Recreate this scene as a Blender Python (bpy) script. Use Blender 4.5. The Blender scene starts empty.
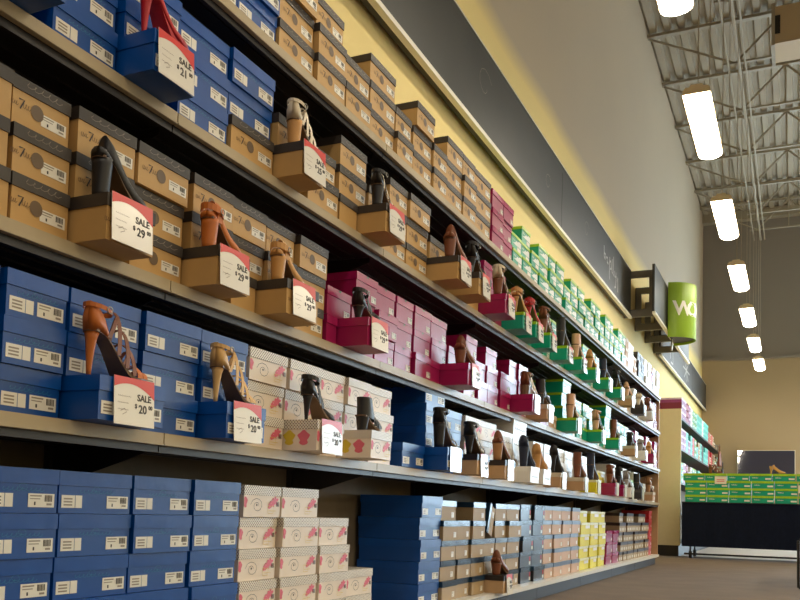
import bpy, math, random
from mathutils import Vector, Matrix
R = random.Random(7)
SC = bpy.context.scene
COL = SC.collection

# ---------------------------------------------------------------- camera
H = 0.535
YAW, PITCH, ROLL, F, Y0 = 0.43212, 0.054739, 0.028259, 859.89, 463.70
fw = Vector((-math.sin(YAW) * math.cos(PITCH), math.cos(YAW) * math.cos(PITCH), math.sin(PITCH)))
rt = fw.cross(Vector((0, 0, 1))).normalized()
up = rt.cross(fw)
cr, sr = math.cos(ROLL), math.sin(ROLL)
r2, u2 = cr * rt + sr * up, -sr * rt + cr * up
cd = bpy.data.cameras.new('camera')
cam = bpy.data.objects.new('camera', cd)
COL.objects.link(cam)
cam.matrix_world = Matrix(((r2.x, u2.x, -fw.x, 1.45), (r2.y, u2.y, -fw.y, 0), (r2.z, u2.z, -fw.z, H), (0, 0, 0, 1)))
cd.sensor_fit = 'HORIZONTAL'
cd.sensor_width = 36
cd.lens = F * 36 / 800
cd.shift_y = (Y0 - 300) / 800
cd.clip_start = 0.02
cd.clip_end = 100
SC.camera = cam
SC.view_settings.view_transform = 'Standard'
SC.view_settings.look = 'None'
SC.view_settings.gamma = 1
SC.view_settings.use_curve_mapping = False
SC.view_settings.exposure = 0.0
w = bpy.data.worlds.new('world')
SC.world = w
w.use_nodes = True
w.node_tree.nodes['Background'].inputs[0].default_value = (0.75, 0.85, 1, 1)
w.node_tree.nodes['Background'].inputs[1].default_value = 0.4
LAMP_POWER = 24.0      # emission of the fixtures' diffusers
FILL_POWER = 40.0       # watts of each unseen fill light added across the store
UP_FILL_POWER = 7.0
WINDOW_POWER = 15.0
WARM = (1.0, 0.88, 0.68)
for lx in (3.9, 7.4, 10.9):  # unseen area lights added as fill, facing down and up
    for k in range(8):
        for up_, pw in ((0, FILL_POWER), (1, UP_FILL_POWER)):
            ld = bpy.data.lights.new('fill_light', 'AREA')
            ld.shape = 'RECTANGLE'
            ld.size, ld.size_y = 0.22, 1.22
            ld.energy = pw
            ld.color = WARM
            lo = bpy.data.objects.new('fill_light', ld)
            COL.objects.link(lo)
            lo.location = (lx, -3.2 + 3.1 * k, 3.6 + up_ * 0.1)
            if up_:
                lo.rotation_euler = (math.pi, 0, 0)

# ---------------------------------------------------------------- materials
def mat(name, col, rough=0.6, metal=0.0, noise=0.0, nscale=20, emit=None, estr=0, bump=0.0, spec=0.5, coat=0.0, bscale=60):
    m = bpy.data.materials.new(name)
    m.use_nodes = True
    nt = m.node_tree
    b = nt.nodes['Principled BSDF']
    b.inputs['Base Color'].default_value = (*col, 1)
    b.inputs['Roughness'].default_value = rough
    b.inputs['Metallic'].default_value = metal
    b.inputs['Specular IOR Level'].default_value = spec
    b.inputs['Coat Weight'].default_value = coat
    b.inputs['Coat Roughness'].default_value = 0.15
    if noise or bump:
        tc = nt.nodes.new('ShaderNodeTexCoord')
    if noise:
        n = nt.nodes.new('ShaderNodeTexNoise')
        n.inputs['Scale'].default_value = nscale
        n.inputs['Detail'].default_value = 5
        nt.links.new(tc.outputs['Object'], n.inputs['Vector'])
        r = nt.nodes.new('ShaderNodeMapRange')
        r.inputs['From Min'].default_value = 0.3
        r.inputs['From Max'].default_value = 0.7
        r.inputs['To Min'].default_value = 1 - noise
        r.inputs['To Max'].default_value = 1 + noise
        nt.links.new(n.outputs['Fac'], r.inputs['Value'])
        v = nt.nodes.new('ShaderNodeVectorMath')
        v.operation = 'SCALE'
        v.inputs[0].default_value = col
        nt.links.new(r.outputs['Result'], v.inputs['Scale'])
        nt.links.new(v.outputs['Vector'], b.inputs['Base Color'])
    if bump:
        n2 = nt.nodes.new('ShaderNodeTexNoise')
        n2.inputs['Scale'].default_value = bscale
        nt.links.new(tc.outputs['Object'], n2.inputs['Vector'])
        bp = nt.nodes.new('ShaderNodeBump')
        bp.inputs['Strength'].default_value = bump
        bp.inputs['Distance'].default_value = 0.01
        nt.links.new(n2.outputs['Fac'], bp.inputs['Height'])
        nt.links.new(bp.outputs['Normal'], b.inputs['Normal'])
    if emit:
        b.inputs['Emission Color'].default_value = (*emit, 1)
        b.inputs['Emission Strength'].default_value = estr
    return m

def nodes_of(m):
    return m.node_tree, m.node_tree.nodes['Principled BSDF']

def math_node(nt, op, a, b=None):
    n = nt.nodes.new('ShaderNodeMath')
    n.operation = op
    for i, v in enumerate((a, b)):
        if v is None:
            continue
        if isinstance(v, (int, float)):
            n.inputs[i].default_value = v
        else:
            nt.links.new(v, n.inputs[i])
    return n.outputs[0]

M = {}
# the boxes: (body, lid)
def rgb(r, g, b):
    f = lambda c: (c / 255 / 12.92) if c <= 10 else ((c / 255 + 0.055) / 1.055) ** 2.4
    return (f(r), f(g), f(b))
for k, body, lid, ro in (
        ('blue', rgb(0, 72, 150), rgb(2, 76, 158), 0.34), ('kraft', rgb(196, 156, 96), rgb(60, 52, 45), 0.5),
        ('magenta', rgb(156, 24, 82), rgb(164, 28, 88), 0.25), ('floral', rgb(240, 224, 205), rgb(238, 230, 214), 0.4),
        ('green', rgb(14, 164, 130), rgb(160, 206, 40), 0.28), ('white', rgb(235, 232, 225), rgb(240, 238, 232), 0.3),
        ('tan', rgb(190, 150, 110), rgb(205, 190, 165), 0.4), ('black', rgb(40, 36, 36), rgb(70, 64, 60), 0.35),
        ('yellow', rgb(225, 212, 30), rgb(232, 230, 180), 0.35), ('teal', rgb(176, 150, 112), rgb(34, 60, 84), 0.22),
        ('charcoal', rgb(44, 46, 52), rgb(40, 66, 88), 0.25), ('denim', rgb(206, 168, 136), rgb(96, 120, 150), 0.3),
        ('brown', rgb(170, 148, 116), rgb(54, 40, 44), 0.35), ('red', rgb(196, 44, 52), rgb(205, 60, 60), 0.35),
        ('kraftdark', rgb(196, 160, 118), rgb(40, 34, 34), 0.4), ('turquoise', rgb(70, 196, 186), rgb(120, 220, 205), 0.3),
        ('purple', rgb(150, 60, 130), rgb(220, 200, 225), 0.35)):
    M[k] = mat(k + '_card', body, 0.6 if k in ('teal', 'denim', 'brown', 'tan', 'kraft', 'kraftdark', 'yellow') else ro + 0.04, noise=0.06, nscale=9, bump=0.06, bscale=18)
    M[k + '_lid'] = mat(k + '_lid_card', lid, ro, noise=0.08, nscale=14, bump=0.10, bscale=22)
# dotted lid of the floral boxes
nt, b = nodes_of(M['floral_lid'])
for l in list(nt.links):
    if l.to_socket == b.inputs['Base Color']:
        nt.links.remove(l)
tc = nt.nodes.new('ShaderNodeTexCoord')
sep = nt.nodes.new('ShaderNodeSeparateXYZ')
nt.links.new(tc.outputs['Object'], sep.inputs[0])
def cell(o, p, off=0.0):
    return math_node(nt, 'SUBTRACT', math_node(nt, 'FRACT', math_node(nt, 'ADD', math_node(nt, 'DIVIDE', o, p), off)), 0.5)
def dots(off):
    s = math_node(nt, 'ADD', sep.outputs['X'], sep.outputs['Y'])
    a = cell(s, 0.0105, off)
    c = cell(sep.outputs['Z'], 0.0105, off)
    return math_node(nt, 'LESS_THAN', math_node(nt, 'ADD', math_node(nt, 'MULTIPLY', a, a), math_node(nt, 'MULTIPLY', c, c)), 0.045)
fac = math_node(nt, 'MAXIMUM', dots(0.0), dots(0.5))
mx = nt.nodes.new('ShaderNodeMix')
mx.data_type = 'RGBA'
mx.inputs[6].default_value = (*rgb(238, 230, 214), 1)
mx.inputs[7].default_value = (*rgb(120, 96, 84), 1)
nt.links.new(fac, mx.inputs[0])
nt.links.new(mx.outputs[2], b.inputs['Base Color'])

M['label'] = mat('label_paper', rgb(236, 232, 220), 0.4)
M['ink'] = mat('ink', rgb(60, 52, 48), 0.6)
M['ink_brown'] = mat('brown_ink', rgb(120, 92, 62), 0.6)
M['ink_dot'] = mat('roundel_ink', rgb(112, 92, 70), 0.6)
M['ink_teal'] = mat('teal_ink', rgb(40, 120, 170), 0.5)
M['ink_grey'] = mat('grey_script_ink', rgb(150, 138, 124), 0.5)
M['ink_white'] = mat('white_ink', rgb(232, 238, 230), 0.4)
M['ink_lid'] = mat('lid_script_ink', rgb(140, 128, 112), 0.5)
M['pink'] = mat('pink_print', rgb(232, 110, 130), 0.5)
M['ochre'] = mat('ochre_print', rgb(226, 196, 60), 0.5)
M['red_label'] = mat('red_label', rgb(200, 36, 44), 0.5)
M['tag'] = mat('glossy_tag_card', rgb(240, 234, 222), 0.22, coat=0.3)
M['tag_red'] = mat('tag_red_print', rgb(222, 70, 66), 0.3)
M['channel'] = mat('price_channel_metal', rgb(176, 158, 124), 0.4, noise=0.05, nscale=6)
M['shelf_dark'] = mat('dark_shelf_metal', rgb(46, 40, 36), 0.45, noise=0.1, nscale=8)
M['deck'] = mat('base_deck_metal', rgb(225, 222, 215), 0.35, noise=0.04)
M['back'] = mat('slatted_back_panel', rgb(120, 108, 90), 0.7, noise=0.06)
M['kick'] = mat('black_kick_plate', rgb(38, 34, 34), 0.5, noise=0.1)
M['wood'] = mat('light_wood_end_panel', rgb(196, 156, 116), 0.5, noise=0.1, nscale=6)
M['cream'] = mat('cream_end_panel', rgb(214, 203, 172), 0.6, noise=0.02)
M['maroon'] = mat('maroon_header', rgb(122, 30, 62), 0.5)
M['fascia'] = mat('charcoal_fascia', rgb(54, 53, 50), 0.5, noise=0.10, nscale=2.5)
M['swirl'] = mat('fascia_swirl_print', rgb(124, 116, 104), 0.5)
M['script'] = mat('fascia_script_print', rgb(170, 168, 162), 0.5)
M['seam'] = mat('dark_seam', rgb(28, 26, 24), 0.6)
M['edge'] = mat('pale_edge_strip', rgb(235, 230, 216), 0.4)
M['lime'] = mat('lime_drum_skin', rgb(140, 178, 24), 0.4, noise=0.06, nscale=3)
M['letter'] = mat('white_lettering', rgb(245, 245, 235), 0.5)
M['blackcloth'] = mat('black_bin_skirt', rgb(16, 24, 44), 0.8, spec=0.15, noise=0.15, nscale=30)
M['metal_black'] = mat('black_metal', rgb(24, 22, 22), 0.4)
M['rubber'] = mat('caster_rubber', rgb(30, 28, 28), 0.6)
M['steel'] = mat('steel', rgb(160, 158, 150), 0.3, metal=0.9)
M['joist'] = mat('white_joist_paint', rgb(160, 150, 132), 0.6, noise=0.05)
M['deckroof'] = mat('roof_deck_paint', rgb(160, 148, 128), 0.7, noise=0.06, nscale=1.5)
M['conduit'] = mat('conduit_paint', rgb(168, 158, 140), 0.5)
M['duct'] = mat('tan_duct', rgb(188, 166, 134), 0.6)
M['lamp_shell'] = mat('lamp_end_cap', rgb(226, 208, 176), 0.5)
M['diffuser'] = mat('lamp_diffuser', (1, 1, 1), 0.4, emit=(1.0, 0.89, 0.70), estr=LAMP_POWER)
M['uplight'] = mat('lamp_uplight', (1, 1, 1), 0.4, emit=(1.0, 0.89, 0.70), estr=4)
M['daylight'] = mat('daylight_window', (0.2, 0.2, 0.2), 0.2, emit=(0.60, 0.82, 1.0), estr=WINDOW_POWER)
M['mirror'] = mat('mirror_glass', (0.72, 0.72, 0.76), 0.03, metal=1.0)
# walls: tan up to 3.9 m, pale grey above, blended at the split
def two_tone(name, low, high, zsplit, soft):
    m = mat(name, low, 0.75)
    nt, b = nodes_of(m)
    g = nt.nodes.new('ShaderNodeNewGeometry')
    s = nt.nodes.new('ShaderNodeSeparateXYZ')
    nt.links.new(g.outputs['Position'], s.inputs[0])
    n = nt.nodes.new('ShaderNodeTexNoise')
    n.inputs['Scale'].default_value = 0.8
    nt.links.new(g.outputs['Position'], n.inputs['Vector'])
    z = math_node(nt, 'MINIMUM', 1.0, math_node(nt, 'MAXIMUM', 0.0, math_node(nt, 'MULTIPLY', math_node(nt, 'SUBTRACT', math_node(nt, 'ADD', s.outputs['Z'], math_node(nt, 'MULTIPLY', n.outputs['Fac'], 0.12)), zsplit - 0.02), soft)))
    mx = nt.nodes.new('ShaderNodeMix')
    mx.data_type = 'RGBA'
    nt.links.new(z, mx.inputs[0])
    mx.inputs[6].default_value = (*low, 1)
    mx.inputs[7].default_value = (*high, 1)
    sc = nt.nodes.new('ShaderNodeVectorMath')
    sc.operation = 'SCALE'
    nt.links.new(mx.outputs[2], sc.inputs[0])
    nt.links.new(math_node(nt, 'ADD', math_node(nt, 'MULTIPLY', n.outputs['Fac'], 0.08), 0.96), sc.inputs['Scale'])
    nt.links.new(sc.outputs[0], b.inputs['Base Color'])
    return m
M['wall_side'] = two_tone('side_wall_paint', rgb(240, 217, 146), rgb(192, 176, 152), 3.92, 5)
M['wall_back'] = two_tone('back_wall_paint', rgb(182, 162, 130), rgb(140, 132, 126), 4.1, 40)
M['wall_front'] = mat('grey_front_wall_paint', rgb(112, 106, 116), 0.7)
M['bracket'] = mat('grey_bracket_paint', rgb(112, 107, 98), 0.5)
# carpet
m = mat('carpet', rgb(128, 108, 90), 0.95)
nt, b = nodes_of(m)
tc = nt.nodes.new('ShaderNodeTexCoord')
n1 = nt.nodes.new('ShaderNodeTexNoise'); n1.inputs['Scale'].default_value = 90; n1.inputs['Detail'].default_value = 3
n2 = nt.nodes.new('ShaderNodeTexNoise'); n2.inputs['Scale'].default_value = 3.5
nt.links.new(tc.outputs['Object'], n1.inputs['Vector']); nt.links.new(tc.outputs['Object'], n2.inputs['Vector'])
f = math_node(nt, 'ADD', math_node(nt, 'MULTIPLY', n1.outputs['Fac'], 0.7), math_node(nt, 'MULTIPLY', n2.outputs['Fac'], 0.5))
cr_ = nt.nodes.new('ShaderNodeMapRange'); cr_.inputs['From Min'].default_value = 0.35; cr_.inputs['From Max'].default_value = 0.85
cr_.inputs['To Min'].default_value = 0.72; cr_.inputs['To Max'].default_value = 1.25
nt.links.new(f, cr_.inputs['Value'])
sc = nt.nodes.new('ShaderNodeVectorMath'); sc.operation = 'SCALE'; sc.inputs[0].default_value = rgb(116, 101, 88)
nt.links.new(cr_.outputs[0], sc.inputs['Scale']); nt.links.new(sc.outputs[0], b.inputs['Base Color'])
bp = nt.nodes.new('ShaderNodeBump'); bp.inputs['Strength'].default_value = 0.5; bp.inputs['Distance'].default_value = 0.004
nt.links.new(n1.outputs['Fac'], bp.inputs['Height']); nt.links.new(bp.outputs['Normal'], b.inputs['Normal'])
M['carpet'] = m
M['tile'] = mat('pale_floor_tile', rgb(176, 172, 166), 0.4, noise=0.05, nscale=3)

# ---------------------------------------------------------------- mesh helpers
class MB:
    def __init__(s):
        s.v, s.f, s.m, s.mats = [], [], [], []
    def mi(s, m):
        if m not in s.mats:
            s.mats.append(m)
        return s.mats.index(m)
    def face(s, pts, m):
        i = len(s.v)
        s.v += [tuple(p) for p in pts]
        s.f.append(tuple(range(i, i + len(pts))))
        s.m.append(s.mi(m))
    def box(s, a, b, m, M4=None):
        i = len(s.v)
        vs = [(x, y, z) for x in (a[0], b[0]) for y in (a[1], b[1]) for z in (a[2], b[2])]
        if M4 is not None:
            vs = [tuple(M4 @ Vector(p)) for p in vs]
        s.v += vs
        for q in ((0, 1, 3, 2), (4, 6, 7, 5), (0, 4, 5, 1), (2, 3, 7, 6), (0, 2, 6, 4), (1, 5, 7, 3)):
            s.f.append(tuple(i + k for k in q)); s.m.append(s.mi(m))
    def loft(s, rings, m, closed=True, caps=True):
        n = len(rings[0]); i = len(s.v); k = s.mi(m)
        for r in rings:
            s.v += [tuple(p) for p in r]
        for a in range(len(rings) - 1):
            for b in range(n if closed else n - 1):
                c = (b + 1) % n
                s.f.append((i + a * n + b, i + a * n + c, i + (a + 1) * n + c, i + (a + 1) * n + b)); s.m.append(k)
        if caps and closed:
            s.f.append(tuple(i + b for b in reversed(range(n)))); s.m.append(k)
            s.f.append(tuple(i + (len(rings) - 1) * n + b for b in range(n))); s.m.append(k)
    def tube(s, pts, r, m, n=8, closed=False):
        P = [Vector(p) for p in pts]; L = len(P); rings = []
        for i, p in enumerate(P):
            if closed:
                d = P[(i + 1) % L] - P[i - 1]
            else:
                d = P[min(i + 1, L - 1)] - P[max(i - 1, 0)]
            d.normalize()
            ref = Vector((0, 0, 1)) if abs(d.z) < 0.9 else Vector((1, 0, 0))
            a = d.cross(ref).normalized(); b = d.cross(a)
            rr = r[i] if isinstance(r, (list, tuple)) else r
            rings.append([p + rr * (math.cos(t) * a + math.sin(t) * b) for t in [2 * math.pi * q / n for q in range(n)]])
        if closed:
            rings.append(rings[0])
        s.loft(rings, m, caps=not closed)
    def ribbon(s, pts, w, m, x=0.0, ax='YZ'):
        """a flat stroke of width w through 2-D points, standing at x"""
        P = [Vector(p) for p in pts]
        L, Rr = [], []
        for i, p in enumerate(P):
            d = P[min(i + 1, len(P) - 1)] - P[max(i - 1, 0)]
            if d.length < 1e-9:
                d = Vector((1, 0))
            d.normalize(); nn = Vector((-d.y, d.x)) * w / 2
            L.append(p + nn); Rr.append(p - nn)
        for i in range(len(P) - 1):
            q = [Rr[i], Rr[i + 1], L[i + 1], L[i]]
            s.face([(x, a.x, a.y) for a in q], m)
    def mesh(s, name, smooth=False):
        me = bpy.data.meshes.new(name)
        me.from_pydata(s.v, [], s.f)
        for m in s.mats:
            me.materials.append(M[m] if isinstance(m, str) else m)
        me.polygons.foreach_set('material_index', s.m)
        if smooth:
            me.polygons.foreach_set('use_smooth', [True] * len(s.f))
        me.update()
        return me

def link(name, data, parent=None, loc=None, rot=None):
    o = bpy.data.objects.new(name, data)
    COL.objects.link(o)
    if parent is not None:
        o.parent = parent
    if loc is not None:
        o.location = loc
    if rot is not None:
        o.rotation_euler = rot
    return o

def tag(o, label, cat, group=None):
    o['label'] = label
    o['category'] = cat
    if group:
        o['group'] = group
    return o

def struct(name, mb, smooth=False):
    o = link(name, mb.mesh(name, smooth))
    o['kind'] = 'structure'
    return o

_tc = {}
def text_mesh(txt, size, m, bold=0.0, name='lettering', arc=None):
    """lettering as a mesh in the YZ plane facing +X, centred"""
    key = (txt, size, m, bold)
    if key in _tc:
        return _tc[key]
    cu = bpy.data.curves.new('txt', 'FONT')
    cu.body = txt; cu.size = size; cu.extrude = 0.0004; cu.offset = bold
    cu.align_x = 'CENTER'; cu.align_y = 'CENTER'; cu.resolution_u = 3
    o = bpy.data.objects.new('txt', cu)
    COL.objects.link(o)
    dg = bpy.context.evaluated_depsgraph_get(); dg.update()
    me = bpy.data.meshes.new_from_object(o.evaluated_get(dg))
    bpy.data.objects.remove(o); bpy.data.curves.remove(cu)
    for v in me.vertices:
        x, y, z = v.co
        v.co = (z, x, y)
    me.materials.clear(); me.materials.append(M[m]); me.name = name
    _tc[key] = me
    return me

def squig(x0, x1, z, amp, n, seed):
    q = random.Random(seed); pts = []
    for i in range(n * 6 + 1):
        t = i / (n * 6)
        ph = t * n * 2 * math.pi
        a = amp * (0.6 + 0.7 * q.random() * (1 if i % 6 else 1.4))
        pts.append((x0 + (x1 - x0) * t + 0.35 * (x1 - x0) / n * math.sin(ph + 0.9), z + a * math.sin(ph)))
    return pts

# ---------------------------------------------------------------- the room
mb = MB(); mb.box((-0.6, -6, -0.1), (12, 20.15, 0), 'carpet'); struct('floor', mb)
mb = MB(); mb.box((-0.06, 12.95, 0), (12, 20, 0.004), 'tile'); struct('floor_2', mb)
mb = MB(); mb.box((-0.6, -6, 0), (-0.45, 20.15, 7.6), 'wall_side'); struct('wall_left', mb)
mb = MB()
mb.box((-0.45, 20, 0), (2.3, 20.15, 7.6), 'wall_back'); mb.box((10.0, 20, 0), (12, 20.15, 7.6), 'wall_back')
mb.box((2.3, 20, 4.3), (10.0, 20.15, 7.6), 'wall_back'); mb.box((4.5, 20, 0.25), (5.0, 20.055, 4.3), 'wall_back'); mb.box((7.0, 20, 0.25), (7.45, 20.055, 4.3), 'wall_back'); mb.box((2.3, 20, 2.55), (10.0, 20.055, 2.8), 'wall_back'); mb.box((2.3, 20, 0), (10.0, 20.15, 0.25), 'wall_back')  # piers added across the window to make its glare patchy
struct('wall_back', mb)
mb = MB(); mb.box((12, -6, 0), (12.15, 20.15, 7.6), 'wall_side'); struct('wall_right', mb)
mb = MB(); mb.box((-0.6, -6.15, 0), (12.15, -6, 7.6), 'wall_front'); struct('wall_front', mb)
mb = MB(); mb.box((-0.45, 19.94, 4.03), (2.3, 20, 4.09), 'wall_back'); struct('trim_1', mb)
mb = MB(); mb.box((-0.45, 19.8, 7.1), (12, 20, 7.3), 'joist'); struct('trim_2', mb)
# storefront window in the back wall, beyond the picture's right edge
mb = MB(); mb.box((2.3, 20.06, 0.25), (10.0, 20.08, 4.3), 'daylight')
wn = struct('window_1', mb)
mb = MB()
for i in range(6):
    x = 2.3 + i * 7.7 / 5
    mb.box((x - 0.03, 19.97, 0.25), (x + 0.03, 19.998, 4.3), 'steel')
fr = link('window_frame', mb.mesh('window_frame'), wn)
# corrugated roof deck: ribs run along the aisle
mb = MB(); prof = []
x = -0.6; i = 0
while x < 12.15:
    prof += [(x, 7.28), (x + 0.08, 7.28), (x + 0.10, 7.33), (x + 0.17, 7.33)]
    x += 0.19
mb.loft([[(a, y, z) for a, z in prof] for y in (-6.1, 20.1)], 'deckroof', closed=False)
mb.box((-0.6, -6.15, 7.42), (12.15, 20.15, 7.5), 'deckroof')
struct('ceiling', mb)
# bar joists
def bar(mb, a, b, r, m):
    mb.tube([a, b], r, m, n=5)
jy = [-3.5, -1.95, -0.4, 1.15, 2.7, 4.25, 5.8, 7.35, 8.9, 10.45, 11.98, 13.42, 15.0, 16.6, 18.15, 19.2]
for i, y in enumerate(jy):
    mb = MB()
    mb.box((-0.45, y - 0.04, 7.21), (11.95, y + 0.04, 7.25), 'joist')
    xb = -0.45 + 1.15
    mb.box((xb - 0.15, y - 0.025, 6.63), (11.5, y + 0.025, 6.655), 'joist')
    bar(mb, (-0.42, y, 7.2), (xb, y, 6.64), 0.017, 'joist')
    x = xb; k = 0
    while x < 11.2:
        bar(mb, (x, y, 6.64), (x + 0.6, y, 7.22), 0.017, 'joist')
        bar(mb, (x + 0.6, y, 7.22), (x + 1.2, y, 6.64), 0.017, 'joist')
        bar(mb, (x + 0.6, y, 7.22), (x + 0.6, y, 6.64), 0.012, 'joist')
        x += 1.2; k += 1
    # shadow-side clips of the decking
    struct('trim_%d' % (10 + i), mb)
mb = MB(); mb.box((1.2, 11.25, 6.43), (11.9, 11.75, 6.9), 'duct')
mb.box((1.16, 11.22, 6.40), (1.2, 11.78, 6.93), 'joist')
mb.box((1.19, 11.24, 6.55), (1.26, 11.249, 6.78), 'seam')
o = tag(link('air_duct', mb.mesh('air_duct')), 'tan rectangular air duct hung under the roof joists at top right', 'duct')
for xx, rr, lb in ((0.62, 0.018, 'thin'), (0.75, 0.03, 'thick'), (0.83, 0.018, 'thin')):
    mb = MB(); mb.tube([(xx, -2, 6.57), (xx, 19.7, 6.57)], rr * 0.7, 'conduit', n=6)
    w_ = {0.62: 'leftmost of the three pale conduits running under the roof joists', 0.75: 'thick middle pipe of the three running under the roof joists', 0.83: 'rightmost thin conduit of the three under the roof joists'}[xx]
    tag(link('ceiling_conduit', mb.mesh('ceiling_conduit')), w_, 'pipe', 'conduits under the joists')

# ---------------------------------------------------------------- lamps
def lamp(y, label):
    root = tag(link('hanging_lamp', None, loc=(0.79, y, 3.6)), label, 'lamp', 'row of hanging lamps above the aisle')
    L2, W2 = 0.56, 0.094
    mb = MB(); n = 10
    ring = [(W2 * math.cos(a), -0.045 * math.sin(a)) for a in [math.pi * i / n for i in range(n + 1)]]
    mb.loft([[(x, yy, z) for x, z in ring] for yy in (-L2, L2)], 'diffuser', closed=False)
    for yy in (-L2, L2):
        mb.face([(x, yy, z) for x, z in (ring if yy < 0 else ring[::-1])], 'diffuser')
    link('diffuser', mb.mesh('diffuser', False), root)
    mb = MB()
    top = [(-W2 - 0.005, 0), (-W2, 0.03), (-0.075, 0.05), (-0.05, 0.05), (-0.04, 0.068), (0.04, 0.068), (0.05, 0.05), (0.075, 0.05), (W2, 0.03), (W2 + 0.005, 0)]
    mb.loft([[(x, yy, z + 0.002) for x, z in top] for yy in (-L2 - 0.012, L2 + 0.012)], 'lamp_shell')
    link('housing', mb.mesh('housing'), root)
    mb = MB(); mb.box((-0.02, -0.5, 0.071), (0.02, 0.5, 0.076), 'uplight'); link('ceiling_fill_strip', mb.mesh('ceiling_fill_strip'), root)  # glowing strip added on top to brighten the ceiling and upper walls
    for yy in (-0.45, 0.45):
        mb = MB(); mb.tube([(0, yy, 0.07), (0, yy, 3.0 - 0.03)], 0.004, 'joist', n=4)
        link('hanger_wire', mb.mesh('hanger_wire'), root)
    return root
LN = ['lamp overhead beyond the top edge of the picture', 'lamp overhead close to the camera', 'nearest glowing tube lamp cut by the top edge of the picture',
      'largest whole glowing lamp, second below the top edge', 'third glowing lamp down the row, beside the grey wall', 'fourth glowing lamp down the row above the aisle',
      'fifth glowing lamp down the row above the aisle', 'sixth glowing lamp down, third from the far end', 'seventh glowing lamp down, next to last at the far end']
for i, y in enumerate((0.2, 2.43, 4.66, 6.92, 9.2, 11.5, 13.8, 16.0, 18.1)):
    lamp(y, LN[i] if i != 8 else 'smallest and farthest glowing lamp in front of the back wall')

# ---------------------------------------------------------------- fascia above the shelves
def strokes(y, z, s, seed, kind):
    """2-D strokes of the hand-drawn marks on the fascia"""
    q = random.Random(seed)
    if kind == 'swirl':
        return [[(y + s * (1 - t / 14) * math.cos(a), z + s * 0.8 * (1 - t / 14) * math.sin(a)) for t, a in enumerate([0.5 + 0.55 * k for k in range(11)])]]
    return []
FX = -0.36
fa = tag(link('fascia_board', None, loc=(FX, 0, 2.94)), 'long charcoal fascia board with script above the shelves, nearest part', 'fascia board', 'charcoal fascia boards')
def fascia_part(root, y0, y1, marks, x=0.0, thick=0.07):
    mb = MB(); mb.box((-thick, y0, 0.0), (x, y1, 0.56), 'fascia'); link('board', mb.mesh('board'), root)
    mb = MB(); mb.box((x - 0.02, y0, -0.022), (x + 0.016, y1, 0.006), 'edge'); link('bottom_strip', mb.mesh('bottom_strip'), root)
    mb = MB(); mb.box((-thick, y0, 0.5605), (x + 0.004, y1, 0.568), 'edge'); link('top_edge', mb.mesh('top_edge'), root)
    for nm, pts, wd, m in marks:
        mb = MB()
        for p in pts:
            mb.ribbon(p, wd, m, x=x + 0.0025)
        link(nm, mb.mesh(nm), root)
mk = []
for (y, z, s, sd) in ((3.55, 0.42, 0.16, 1), (5.05, 0.32, 0.15, 2), (6.6, 0.25, 0.10, 3), (8.0, 0.3, 0.12, 4), (2.3, 0.3, 0.15, 5)):
    mk.append(('swirl_print', strokes(y, z, s, sd, 'swirl'), 0.004, 'swirl'))
mk.append(('seam', [[(7.05, 0.03), (7.04, 0.2), (7.06, 0.4), (7.045, 0.5)]], 0.022, 'seam'))
# the written word near the far end of the board
sy, sz = 9.0, 0.30
mk.append(('script_print', [
    [(sy - 0.32, sz + 0.17), (sy - 0.31, sz + 0.02), (sy - 0.24, sz + 0.0), (sy - 0.22, sz + 0.07), (sy - 0.3, sz + 0.07)],
    [(sy - 0.16, sz + 0.05), (sy - 0.08, sz + 0.06), (sy - 0.1, sz + 0.0), (sy - 0.02, sz - 0.01)],
    [(sy + 0.08, sz + 0.12), (sy + 0.06, sz - 0.14), (sy + 0.10, sz - 0.2)],
    [(sy + 0.08, sz + 0.05), (sy + 0.16, sz + 0.08), (sy + 0.2, sz - 0.02), (sy + 0.12, sz - 0.04)],
    [(sy + 0.26, sz + 0.14), (sy + 0.25, sz - 0.05), (sy + 0.3, sz - 0.06)],
    [(sy + 0.36, sz + 0.2), (sy + 0.34, sz - 0.05), (sy + 0.4, sz - 0.07)],
    [(sy + 0.45, sz + 0.02), (sy + 0.46, sz - 0.06), (sy + 0.55, sz - 0.05), (sy + 0.56, sz + 0.02), (sy + 0.54, sz - 0.2), (sy + 0.46, sz - 0.22)],
    [(sy + 0.62, sz - 0.02), (sy + 0.64, sz - 0.1), (sy + 0.70, sz - 0.02), (sy + 0.7, sz - 0.24)]], 0.028, 'script'))
mk[-1] = (mk[-1][0], [[(sy + 0.05 + (a - sy) * 0.75, sz - 0.03 + (b - sz) * 0.75) for a, b in p] for p in mk[-1][1]], 0.026, 'script')
fascia_part(fa, -1.0, 10.42, mk)
fb = tag(link('fascia_board', None, loc=(FX, 0, 2.94)), 'far charcoal fascia board with symbols, ending at the back wall', 'fascia board', 'charcoal fascia boards')
mk = [('symbol_print', [[(13.6, 0.46), (14.3, 0.46), (14.35, 0.08), (14.1, 0.08)], [(13.75, 0.38), (14.0, 0.38), (14.02, 0.12)]], 0.035, 'script'),
      ('symbol_print', [[(15.7, 0.28), (16.7, 0.28)], [(16.2, 0.48), (16.2, 0.06)], [(15.9, 0.44), (16.5, 0.12)], [(15.9, 0.12), (16.5, 0.44)]], 0.03, 'script'),
      ('seam', [[(17.2, 0.0), (17.2, 0.55)]], 0.03, 'seam')]
fascia_part(fb, 12.95, 19.98, mk)
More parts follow.
